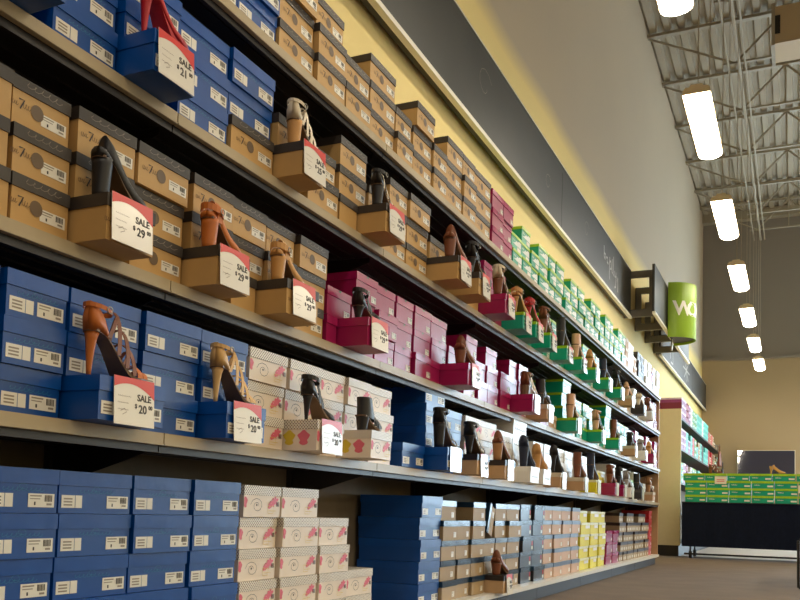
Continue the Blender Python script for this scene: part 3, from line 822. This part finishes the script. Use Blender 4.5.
def shoe(name, label, loc, style, col, hh=0.10, L=0.19, heel='stiletto', plat=0.0, rot=0.0, trim=None, sole='sole', group=None, cat='shoe'):
    root = tag(link(name, None, loc=loc, rot=(0, 0, rot)), label, cat, group)
    c = leather(col, COLR[col]); sm = leather(sole, COLR[sole]); c2 = leather(trim, COLR[trim]) if trim else c
    if hh >= 0.05 and hh < 0.2:
        plat = max(plat, 0.004)
    P = prof(L, hh, plat)
    P = [(y, z, w) for y, z, w in P]
    mb = MB()
    rings = []
    for i, (y, z, w) in enumerate(P):
        th = 0.005 + (plat if i > 9 else plat * max(0, (i - 5)) / 4 if i > 5 else 0)
        zb = max(0.0003, z - th)
        if i > 11:
            zb = 0.0003 + 0.004 * ((i - 11) / 5) ** 2
        rings.append([(-w, y, z), (-w, y, zb), (w, y, zb), (w, y, z)])
    if heel == 'wedge':
        rings = [[(-w, y, z), (-w * 0.9, y, 0.0003), (w * 0.9, y, 0.0003), (w, y, z)] for y, z, w in P]
    mb.loft(rings, sm if style != 'pump' else c); link('sole', mb.mesh('sole', False), root)
    if heel != 'wedge':
        mb = MB(); rings = []
        tipw = {'stiletto': 0.005, 'block': 0.017, 'slim': 0.010, 'flat': 0.024}[heel]
        for k in range(7):
            u = k / 6
            z = (hh - 0.004) * (1 - u) + 0.0003 * u
            e = u ** 0.55 if heel in ('stiletto', 'slim') else u
            w = (0.019 if heel == 'stiletto' else 0.025) * (1 - e) + tipw * e
            yb = 0.002 + 0.006 * e * (heel != 'block'); yf = ((0.034 if heel == 'stiletto' else 0.045) * (1 - e) + (tipw * 2 + 0.008) * e) if heel != 'flat' else 0.045
            rings.append([(w * math.cos(a), (yb + yf) / 2 - (yf - yb) / 2 * math.sin(a), z) for a in [2 * math.pi * q / 10 for q in range(10)]])
        mb.loft(rings, leather('tan', COLR['tan']) if name == 'caged_heel' else leather('brown', COLR['brown']) if name == 'ivory_sandal' else c if style in ('pump', 'cage', 'cuff', 'strappy', 'peep') else c2); link('heel', mb.mesh('heel', True), root)
    def counter(h, t1=0.3):
        mb = MB(); pts = []
        for k in range(6):
            t = t1 * (1 - k / 5); pts.append((-1, t, 0.3 * h + 0.7 * h * (k / 5) ** 0.7))
        for k in range(1, 5):
            pts.append((-1 + 0.5 * k, 0.0, h))
        for k in range(6):
            t = t1 * (k / 5); pts.append((1, t, 0.3 * h + 0.7 * h * (1 - k / 5) ** 0.7))
        wall(mb, P, pts, c); link('heel_counter', mb.mesh('heel_counter', True), root)
    def ankle(h, wd=0.010, m=None):
        z = P[0][1] + h - 0.004; rings = []
        for k in range(17):
            a = 2 * math.pi * k / 16
            x, y = 0.026 * math.cos(a), 0.032 + 0.034 * math.sin(a); zz = z - 0.012 * (y / 0.06)
            rings.append([(x, y, zz - wd / 2), (x * 1.06, y + 0.002 * math.sin(a), zz - wd / 2), (x * 1.06, y + 0.002 * math.sin(a), zz + wd / 2), (x, y, zz + wd / 2)])
        mb = MB(); mb.loft(rings, m or c, caps=False); link('ankle_strap', mb.mesh('ankle_strap'), root)
        mb = MB(); mb.tube([(0.029, 0.04 + 0.008 * math.cos(a), z - 0.008 + 0.008 * math.sin(a)) for a in [2 * math.pi * q / 10 for q in range(10)]], 0.0014, 'steel', n=5, closed=True)
        link('buckle', mb.mesh('buckle'), root)
    def toe(t0, h, m=None):
        mb = MB(); rings = []
        for k in range(9):
            t = t0 + (0.995 - t0) * k / 8
            y, z, w = at(P, t)
            hgt = (h * (1 - ((t - t0) / (1 - t0)) ** 2) + 0.008) * min(1, w / 0.02 + 0.2)
            rings.append([(-w * 1.03 * math.cos(a), y, z - 0.003 + hgt * math.sin(a) ** 0.8) for a in [math.pi * q / 10 for q in range(11)]])
        mb.loft(rings, m or c); link('vamp', mb.mesh('vamp', True), root)
    def shaft(h, t1=0.42):
        """closed heel and ankle of a bootie or clog"""
        mb = MB(); rings = []
        for k in range(8):
            u = k / 7
            z = P[0][1] - 0.004 + h * u
            yf = at(P, t1)[0] * (1 - 0.35 * u); w = 0.026 - 0.001 * u
            rings.append([(w * math.cos(a), yf / 2 - yf / 2 * math.sin(a) - 0.001, z - 0.55 * (hh * 0.5) * (1 - u) * (0.5 - 0.5 * math.sin(a))) for a in [2 * math.pi * q / 14 for q in range(14)]])
        mb.loft(rings, c, caps=False); link('shaft', mb.mesh('shaft', True), root)
    def straps(lst, wd=0.009, m=None):
        for tl, tr, h, ln in lst:
            mb = MB(); band(mb, P, tl, tr, h, wd, m or c, ln); link('strap', mb.mesh('strap'), root)
    if loc[1] > 3.0 and loc[1] < 12:
        root.scale = (1.2, 1.08, 1.18)
    if style == 'pump':
        mb = MB(); pts = []
        for k in range(11):
            t = 0.68 * (1 - k / 10); pts.append((-1, t, 0.024 + 0.026 * (k / 10) ** 2))
        pts += [(-0.5, 0, 0.05), (0, 0, 0.052), (0.5, 0, 0.05)]
        for k in range(11):
            t = 0.68 * k / 10; pts.append((1, t, 0.024 + 0.026 * (1 - k / 10) ** 2))
        wall(mb, P, pts, c); link('upper', mb.mesh('upper', True), root)
        toe(0.64, 0.028)
    elif style == 'cage':
        counter(0.062, 0.26)
        ankle(0.058)
        straps([(0.20, 0.42, 0.074, 0.024), (0.46, 0.26, 0.072, 0.022), (0.34, 0.54, 0.066, 0.024), (0.42, 0.64, 0.054, 0.018), (0.66, 0.50, 0.048, 0.014)], 0.012, c2)
        straps([(0.66, 0.74, 0.030, 0.0), (0.80, 0.72, 0.026, 0.0), (0.88, 0.86, 0.018, 0.0)], 0.014)
    elif style == 'cuff':
        counter(0.052, 0.3); ankle(0.056, 0.014)
        straps([(0.14, 0.36, 0.055, 0.01), (0.4, 0.44, 0.046, 0.0)], 0.014)
        toe(0.60, 0.026)
    elif style == 'strappy':
        counter(0.05, 0.26); ankle(0.050, 0.012, c)
        for q in range(7):
            t = 0.25 + q * 0.09
            straps([(t, t + 0.02, 0.058 - 0.006 * q, 0.004)], 0.006, c if q % 2 else c2)
    elif style == 'mule':
        toe(0.16, 0.052); counter(0.020, 0.2)
    elif style == 'sling':
        toe(0.30, 0.046); ankle(0.030, 0.018); counter(0.016, 0.2)
        straps([(0.20, 0.26, 0.056, 0.004)], 0.020)
    elif style == 'bootie':
        shaft(0.075); toe(0.34, 0.060); straps([(0.3, 0.34, 0.066, 0.0)], 0.012, c2)
    elif style == 'peep':
        shaft(0.066, 0.8)
        straps([(0.5, 0.54, 0.048, 0.0), (0.58, 0.62, 0.044, 0.0), (0.66, 0.7, 0.038, 0.0), (0.76, 0.78, 0.028, 0)], 0.016)
    elif style == 'flat':
        toe(0.45, 0.034); counter(0.035, 0.4)
    return root

# sale tags: SALE over a price, red band on top
def sale_tag(loc, price, label, w_=0.10, h_=0.098, tilt=0.0, turn=0.0, plain=False, group='sale tags on the pulled-out boxes'):
    root = tag(link('sale_tag', None, loc=loc), label, 'sale tag', group)
    root.rotation_euler = (0, -tilt, turn)
    mb = MB(); mb.box((0, -w_ / 2, -h_), (0.0012, w_ / 2, 0), 'tag'); link('card', mb.mesh('card'), root)
    if plain:
        return root
    mb = MB(); n = 14; X = 0.0016
    top = [(-w_ / 2 + w_ * i / n, 0) for i in range(n + 1)]
    bot = [(-w_ / 2 + w_ * i / n, -h_ * (0.13 + 0.17 * (abs(i / n - 0.38) / 0.62) ** 2 * 1.6)) for i in range(n + 1)]
    for i in range(n):
        mb.face([(X, *bot[i]), (X, *bot[i + 1]), (X, *top[i + 1]), (X, *top[i])], 'tag_red')
    link('red_band', mb.mesh('red_band'), root)
    mb = MB()
    for q in range(3):
        mb.ribbon(squig(-w_ * 0.42, -w_ * (0.16 if q else 0.1), -h_ * (0.40 + 0.14 * q), 0.0012, 7, q), 0.0008, 'ink_grey', X)
    mb.ribbon([(-w_ * 0.35, -h_ * 0.72), (-w_ * 0.25, -h_ * 0.66), (-w_ * 0.2, -h_ * 0.73), (-w_ * 0.3, -h_ * 0.79)], 0.0015, 'ink_grey', X)
    link('small_print', mb.mesh('small_print'), root)
    link('lettering', text_mesh('SALE', h_ * 0.20, 'ink', 0.0004), root, loc=(X, w_ * 0.24, -h_ * 0.40))
    link('price', text_mesh(price, h_ * 0.25, 'ink', 0.0005), root, loc=(X, w_ * 0.20, -h_ * 0.64))
    link('price_mark', text_mesh('$', h_ * 0.13, 'ink', 0.0003), root, loc=(X, w_ * 0.03, -h_ * 0.58))
    link('price_mark', text_mesh('00', h_ * 0.12, 'ink', 0.0003), root, loc=(X, w_ * 0.40, -h_ * 0.575))
    return root

def on(s, i, dy=0.0, dx=-0.055):
    y0, y1, p, z, k = DTOP[(s, i)]
    pp = p if s != 'E' else p - 0.02
    return (pp + dx, y0 + 0.012 + dy, z)
# (shelf, display index, style, colour, heel height, heel, trim, name, label, tag price or None/'' for a plain tag, L)
SHOES = [
    ('C', 1, 'pump', 'red', 0.11, 'stiletto', None, 'platform_pump', 'red suede platform pump on a blue box at top left', '21', 0.165),
    ('C', 2, 'cage', 'ivory', 0.085, 'block', 'ivory', 'caged_heel', 'ivory caged sandal with brown block heel, nearest on the fourth shelf', '25', 0.15),
    ('C', 3, 'strappy', 'black', 0.085, 'block', 'ivory', 'striped_sandal', 'black sandal with pale stripes on a kraft box, fourth shelf', '29', 0.14),
    ('C', 4, 'mule', 'brown', 0.075, 'block', None, 'brown_mule', 'brown mule beside a black sandal on kraft boxes, fourth shelf', '27', 0.16),
    ('C', 5, 'cuff', 'black', 0.07, 'slim', 'grey', 'black_sandal', 'black open sandal right of the brown mule, fourth shelf', '27', 0.15),
    ('C', 6, 'strappy', 'ivory', 0.08, 'block', 'brown', 'ivory_sandal', 'ivory and brown sandal on the magenta box, fourth shelf', '24', 0.15),
    ('C', 7, 'sling', 'tan', 0.085, 'stiletto', None, 'tan_slingback', 'tan slingback heel left of the red one, fourth shelf', '25', 0.16),
    ('C', 8, 'sling', 'red', 0.085, 'stiletto', None, 'red_slingback', 'bright red slingback heel among green boxes, fourth shelf', '25', 0.16),
    ('C', 9, 'cage', 'brown', 0.08, 'block', None, 'brown_sandal', 'brown sandal right of the red slingback, fourth shelf', '22', 0.15),
    ('C', 10, 'bootie', 'black', 0.09, 'block', None, 'black_bootie', 'tall black bootie on a green box, fourth shelf', '29', 0.16),
    ('C', 11, 'peep', 'nude', 0.08, 'block', None, 'nude_sandal', 'nude block sandal past the black bootie, fourth shelf', '24', 0.15),
    ('C', 12, 'mule', 'tan', 0.07, 'block', None, 'tan_mule', 'tan mule, sixth shoe from the far end of the fourth shelf', '', 0.15),
    ('C', 13, 'bootie', 'navy', 0.06, 'block', None, 'navy_bootie', 'dark navy bootie on a green box, fourth shelf far part', '', 0.15),
    ('C', 14, 'cage', 'black', 0.07, 'slim', None, 'black_caged_sandal', 'small black caged sandal, far part of the fourth shelf', '', 0.15),
    ('C', 15, 'mule', 'nude', 0.06, 'block', None, 'nude_mule', 'nude mule, third shoe from the far end, fourth shelf', '', 0.15),
    ('C', 16, 'sling', 'ivory', 0.06, 'slim', None, 'ivory_slingback', 'ivory slingback on a black box near the far end, fourth shelf', '', 0.15),
    ('C', 17, 'cuff', 'brown', 0.06, 'slim', None, 'brown_ankle_sandal', 'brown ankle-strap sandal, last on the fourth shelf', '', 0.15),
    ('B', 0, 'mule', 'black', 0.095, 'block', None, 'black_mule', 'black mule with wide block heel, nearest on the middle shelf', '29', 0.165),
    ('B', 1, 'sling', 'cognac', 0.085, 'block', None, 'cognac_slingback', 'cognac slingback with block heel on a kraft box, middle shelf', '29', 0.15),
    ('B', 2, 'sling', 'tan', 0.08, 'block', None, 'tan_block_slingback', 'tan suede slingback with stacked block heel, middle shelf', '29', 0.15),
    ('B', 3, 'cuff', 'black', 0.05, 'slim', 'grey', 'low_black_sandal', 'low black sandal on the nearest pulled magenta box', '29', 0.17),
    ('B', 4, 'mule', 'brown', 0.06, 'block', None, 'brown_open_mule', 'brown open-back mule on a pulled magenta box, middle shelf', '24', 0.14),
    ('B', 5, 'cage', 'brown', 0.05, 'wedge', 'ivory', 'brown_wedge', 'brown and cream wedge sandal at the end of the magenta boxes', '', 0.15),
    ('B', 6, 'bootie', 'black', 0.06, 'block', None, 'black_ankle_bootie', 'black bootie on a tan box before the green stacks, middle shelf', '', 0.15),
    ('B', 7, 'peep', 'nude', 0.08, 'block', 'grey', 'nude_peep_sandal', 'nude and grey heel on the nearest pulled green box, middle shelf', '', 0.15),
    ('B', 8, 'cage', 'nude', 0.07, 'block', 'black', 'two_tone_sandal', 'nude and black sandal on a green box, middle shelf', '', 0.15),
    ('B', 9, 'peep', 'brown', 0.07, 'block', 'red', 'brown_peep_sandal', 'brown sandal with red strap on a green box, middle shelf', '', 0.15),
    ('B', 10, 'cuff', 'black', 0.05, 'block', None, 'black_cuff_sandal', 'black cuff sandal on a tan box, far part of middle shelf', '', 0.15),
    ('B', 11, 'sling', 'grey', 0.06, 'block', None, 'grey_slingback', 'grey slingback on a white box, far part of middle shelf', '', 0.15),
    ('B', 12, 'mule', 'tan', 0.06, 'block', None, 'tan_far_mule', 'tan mule, last shoe on the middle shelf', '', 0.15),
    ('A', 0, 'cage', 'cognac', 0.105, 'stiletto', 'brown', 'cognac_heel', 'cognac strappy stiletto sandal on the nearest pulled blue box', '20', 0.19),
    ('A', 1, 'cage', 'beige', 0.10, 'stiletto', 'beige', 'beige_heel', 'beige strappy stiletto sandal beside the floral boxes', '20', 0.18),
    ('A', 2, 'cuff', 'black', 0.085, 'stiletto', None, 'black_heel', 'black ankle-cuff heel on a dotted floral box', '20', 0.17),
    ('A', 3, 'peep', 'black', 0.055, 'block', None, 'black_peep_bootie', 'black peep-toe bootie on the right-hand floral box', None, 0.13),
    ('A', 4, 'strappy', 'black', 0.095, 'block', 'grey', 'black_buckled_heel', 'tall black block heel with pale straps on a blue box', '', 0.16),
    ('A', 5, 'strappy', 'black', 0.08, 'slim', 'silver', 'black_silver_sandal', 'black and silver strappy sandal beside a tilted sale tag', '34', 0.16),
    ('A', 6, 'mule', 'brown', 0.08, 'block', 'cork', 'brown_block_mule', 'brown block-heeled mule right of the black and silver sandal', '', 0.15),
    ('A', 7, 'pump', 'navy', 0.10, 'block', None, 'navy_pump', 'navy block-heeled pump on a white box, lowest raised shelf', None, 0.15),
    ('A', 8, 'pump', 'tan', 0.08, 'block', None, 'tan_pump', 'tan pump right of the navy pump', None, 0.15),
    ('A', 9, 'pump', 'black', 0.10, 'stiletto', None, 'black_pump', 'pointed black pump on a tan box, lowest raised shelf', '', 0.15),
    ('A', 10, 'bootie', 'brown', 0.08, 'block', None, 'brown_bootie', 'brown bootie on a tan box, lowest raised shelf', '', 0.15),
    ('A', 11, 'bootie', 'navy', 0.10, 'block', None, 'dark_bootie', 'tall dark bootie on a yellow box, lowest raised shelf', '', 0.15),
    ('A', 12, 'cuff', 'brown', 0.07, 'block', None, 'brown_cuff_sandal', 'brown cuff sandal on the nearer far magenta box, lowest raised shelf', '', 0.15),
    ('A', 13, 'cuff', 'black', 0.07, 'block', None, 'black_far_sandal', 'black sandal on the farther magenta box, lowest raised shelf', '', 0.15),
    ('A', 14, 'cage', 'grey', 0.07, 'block', None, 'grey_sandal', 'grey caged sandal on a far white box, lowest raised shelf', '', 0.15),
    ('A', 15, 'bootie', 'black', 0.06, 'block', None, 'far_black_bootie', 'black bootie on a black box near the far end', '', 0.15),
    ('A', 16, 'cage', 'cork', 0.07, 'block', None, 'cork_sandal', 'cork-brown sandal, last shoe on the lowest raised shelf', None, 0.15),
    ('E', 0, 'mule', 'brown', 0.06, 'block', None, 'base_brown_mule', 'brown leather mule on a dark-lidded box at the base', '24', 0.14),
]
for (s, i, st, c, hh, hl, tr, nm, lb, price, L) in SHOES:
    x, y, z = on(s, i)
    y0, y1, p, zz, kind = DTOP[(s, i)]
    L = min(L, y1 - y0 + 0.03)
    shoe(nm, lb, (x, y, z + 0.0003), st, c, hh, L, hl, trim=tr, plat=0.018 if st == 'pump' and c == 'red' else 0.0, group='display shoes ' + LEVEL[s])
    if price is not None:
        far = y0 > 3.5
        pf = p if s != 'E' else p - 0.02
        tw = 0.13 if not far else 0.10
        yc = (y0 + y1) / 2 - 0.004
        big = 0.108
        what = {'': 'plain white price card'}.get(price, 'sale tag with red band reading %s dollars' % price)
        sale_tag((pf + 0.003, yc, zz + 0.004), price, '%s below the %s' % (what, nm.replace('_', ' ')), w_=tw, h_=big, plain=(price == ''),
                 tilt=0.05 if price else 0.0, group='price cards ' + LEVEL[s])

# ---------------------------------------------------------------- second shelving run beyond the cream end panel
rb = tag(link('far_shelving', None, loc=(-0.25, 13, 0)), 'far shelving run behind the cream end panel with maroon header', 'shelving')
def fpart(name, mb):
    o = link(name, mb.mesh(name), rb); o.location = (0.25, -13, 0); return o
mb = MB(); mb.box((-0.43, 12.9, 0.151), (-0.055, 12.95, 2.125), 'cream'); fpart('end_panel', mb)
mb = MB(); mb.box((-0.43, 12.895, 2.126), (-0.05, 12.95, 2.215), 'maroon'); fpart('header', mb)
mb = MB(); mb.box((-0.43, 12.92, 0.0), (-0.075, 19.9, 0.15), 'kick'); fpart('kick_plate', mb)
mb = MB(); mb.box((-0.43, 12.951, 0.15), (-0.41, 19.9, 2.2), 'back'); fpart('back_panel', mb)
FS = [0.175, 0.62, 1.06, 1.55, 2.0]
for z in FS:
    mb = MB(); mb.box((-0.405, 12.952, z - 0.024), (-0.058, 19.9, z), 'shelf_dark'); fpart('shelf', mb)
fk = ['purple', 'purple', 'magenta', 'purple', 'white', 'green', 'green', 'turquoise', 'turquoise', 'turquoise', 'white', 'turquoise', 'turquoise', 'turquoise', 'red', 'tan', 'red', 'tan', 'tan', 'black', 'brown', 'black']
n = 0
for k, z in enumerate(FS):
    if k < 2:
        continue
    y = 13.0
    cnt = {}
    for j, kd in enumerate(fk):
        kd2 = fk[(j + k * 3) % len(fk)] if k < 4 and R.random() < 0.3 else kd
        cnt[kd2] = cnt.get(kd2, 0) + 1
        for r in range((3 if j % 4 != 3 else 2) if k < 4 else (3 if j < 14 else 2 if j < 18 else 1)):
            wv = 0.29
            shoe_box(kd2, y, y + wv, -0.06, z + 0.0006 + r * 0.1006, '%s shoe box, row %s up in %s %s stack, %s shelf of the far run' % (
                WORD[kd2], ORD[r], ORD[cnt[kd2] - 1], WORD[kd2], {2: 'middle', 3: 'second', 4: 'top'}[k]), 'far-run %s shoe boxes' % WORD[kd2], near=2)
        y += 0.3
# boots and bags hanging off the far end of that run
for (y, z, c, lb) in ((18.3, 2.02, 'brown', 'dark brown handbag hanging at the far end of the far shelving'), (19.1, 1.72, 'black', 'black handbag hanging lowest at the far end of the far shelving')):
    m_ = leather(c, COLR[c]); mb = MB(); rings = []
    root = tag(link('handbag', None, loc=(0.06, y, z - 0.42)), lb, 'handbag', 'hanging handbags')
    for q in range(7):
        u = q / 6; ww = 0.05 * (1 - 0.5 * u); ll = 0.20 * (1 - 0.35 * u)
        rings.append([(ww * math.cos(a), ll * math.sin(a), 0.30 * u) for a in [2 * math.pi * t / 12 for t in range(12)]])
    mb.loft(rings, m_); link('bag_body', mb.mesh('bag_body', True), root)
    mb = MB(); mb.tube([(0, 0.10 * math.cos(a), 0.29 + 0.16 * math.sin(a)) for a in [math.pi * t / 10 for t in range(11)]], 0.006, m_, n=6); link('bag_handle', mb.mesh('bag_handle'), root)
    mb = MB(); mb.box((-0.12, -0.008, 0.425), (0.012, 0.008, 0.437), 'steel'); link('hook', mb.mesh('hook'), root)

# ---------------------------------------------------------------- rolling bin stacked with green boxes
BY = 12.45
bn = tag(link('rolling_bin', None, loc=(1.0, BY + 0.35, 0)), 'long black-skirted rolling display bin stacked with green shoe boxes', 'display bin')
def bpart(name, mb):
    o = link(name, mb.mesh(name), bn); o.location = (-1.0, -BY - 0.35, 0); return o
mb = MB()
nseg = 40
def skirt_ring(z):
    r = []
    for i in range(nseg + 1):
        x = 0.02 + 2.1 * i / nseg
        r.append((x, BY + 0.006 * math.sin(i * 1.3) * (1 - z) + 0.0, z))
    r += [(2.12, BY + 0.7, z), (0.02, BY + 0.7, z)]
    return r
mb.loft([skirt_ring(z) for z in (0.16, 0.45, 0.76)], 'blackcloth'); bpart('skirt', mb)
mb = MB(); mb.box((0.015, BY - 0.012, 0.7605), (2.125, BY + 0.71, 0.772), 'metal_black'); bpart('bin_top', mb)
mb = MB(); mb.box((0.05, BY + 0.03, 0.045), (2.1, BY + 0.06, 0.07), 'metal_black'); bpart('lower_rail', mb)
for (x, y) in ((0.13, BY + 0.06), (2.05, BY + 0.06), (0.13, BY + 0.62), (2.05, BY + 0.62)):
    mb = MB(); mb.tube([(x, y, 0.165), (x, y, 0.10)], 0.012, 'metal_black'); 
    mb.tube([(x, y, 0.10), (x, y + 0.02, 0.05)], 0.010, 'metal_black')
    co = bpart('caster', mb)
    mb = MB()
    mb.loft([[(xx, y + 0.02 + 0.05 * math.cos(a), 0.05 + 0.05 * math.sin(a)) for a in [2 * math.pi * t / 16 for t in range(16)]] for xx in (x - 0.02, x + 0.02)], 'rubber')
    w_ = link('wheel', mb.mesh('wheel'), co)
ms = None
for r in range(4):
    for c_ in range(7):
        x0 = 0.055 + c_ * 0.285 + (-0.03 if r == 3 else 0.0) + (0.005 * (r % 2))
        mb = MB() if ms is None else None
        if ms is None:
            g1 = MB(); g1.box((-0.135, -0.09, 0), (0.135, 0.09, 0.094), 'green')
            g2 = MB(); g2.box((-0.139, -0.094, 0.068), (0.139, 0.094, 0.0975), 'green_lid')
            g3 = MB(); g3.box((0.055, -0.0912, 0.018), (0.125, -0.0905, 0.040), 'label')
            g4 = MB(); g4.ribbon(squig(-0.11, -0.04, 0.045, 0.006, 3, 4), 0.005, 'ink_white', 0.0)
            g4.v = [(yy, -0.0908, zz) for xx, yy, zz in g4.v]
            ms = [(a, b_.mesh(a)) for a, b_ in (('body', g1), ('lid', g2), ('label', g3), ('print', g4))]
        o = tag(link('green_long_shoe_box', None, loc=(x0 + 0.14, BY + 0.10, 0.773 + r * 0.0985)),
                'green shoe box with lime lid on the black bin, %s row, %s from left' % (['bottom', 'second', 'third', 'top'][r], ORD[c_]), 'shoe box', 'green shoe boxes on the black bin')
        for a, me in ms:
            link(a, me, o)
for (x, z, lb) in ((0.52, 1.075, 'small price card on the green boxes left of the mirror'), (1.555, 0.965, 'small price card on the green boxes at the right edge')):
    mb = MB(); mb.box((x - 0.075, BY - 0.004, z - 0.052), (x + 0.075, BY - 0.001, z + 0.052), 'tag'); 
    o = tag(link('price_card', None, loc=(x, BY, z - 0.05)), lb, 'price card', 'price cards on the bin')
    c_ = link('card', mb.mesh('card'), o); c_.location = (-x, -BY, -(z - 0.05))
    mb = MB()
    for q in range(2):
        mb.box((x - 0.05, BY - 0.0055, z - 0.02 + q * 0.022), (x + 0.05, BY - 0.0045, z - 0.012 + q * 0.022), 'tag_red')
    c_ = link('red_print', mb.mesh('red_print'), o); c_.location = (-x, -BY, -(z - 0.05))
shoe('tan_heel', 'tan heel displayed on top of the green boxes before the mirror', (1.13, BY + 0.10, 0.773 + 4 * 0.0985), 'sling', 'tan', 0.075, 0.2, 'slim', rot=-1.5)
shoe('brown_flat', 'brown sandal displayed on top of the green boxes at the left', (0.36, BY + 0.10, 0.773 + 4 * 0.0985), 'cage', 'brown', 0.07, 0.18, 'block', rot=-1.5)

# mirror on the back wall
mr = tag(link('wall_mirror', None, loc=(0.87, 19.9, 1.2), rot=(-0.035, 0, 0.05)), 'frameless wall mirror on the tan back wall above the green boxes', 'mirror')
mb = MB(); mb.box((-0.56, 0.0, 0.0), (0.56, 0.02, 0.84), 'mirror'); link('mirror_glass', mb.mesh('mirror_glass'), mr, rot=(0.0, 0, 0))
mb = MB(); mb.box((-0.575, 0.021, -0.015), (0.575, 0.029, 0.855), 'edge'); link('backing', mb.mesh('backing'), mr)

# black tubular bench frame at the right edge
be = tag(link('bench', None, loc=(1.46, 7.6, 0)), 'black tubular metal bench leg at the lower right edge', 'bench')
mb = MB()
mb.tube([(0.012, 0, 0.012), (0.012, 0, 0.36), (0.03, 0, 0.385), (0.5, 0, 0.385), (0.52, 0, 0.36), (0.52, 0, 0.012), (0.012, 0, 0.012)], 0.011, 'metal_black'); link('leg_frame', mb.mesh('leg_frame'), be)
mb = MB()
mb.tube([(0.012, 1.2, 0.012), (0.012, 1.2, 0.36), (0.03, 1.2, 0.385), (0.5, 1.2, 0.385), (0.52, 1.2, 0.36), (0.52, 1.2, 0.012), (0.012, 1.2, 0.012)], 0.011, 'metal_black'); link('leg_frame', mb.mesh('leg_frame'), be)
mb = MB(); mb.box((0.03, -0.02, 0.397), (0.51, 1.22, 0.44), 'blackcloth'); link('seat', mb.mesh('seat'), be)
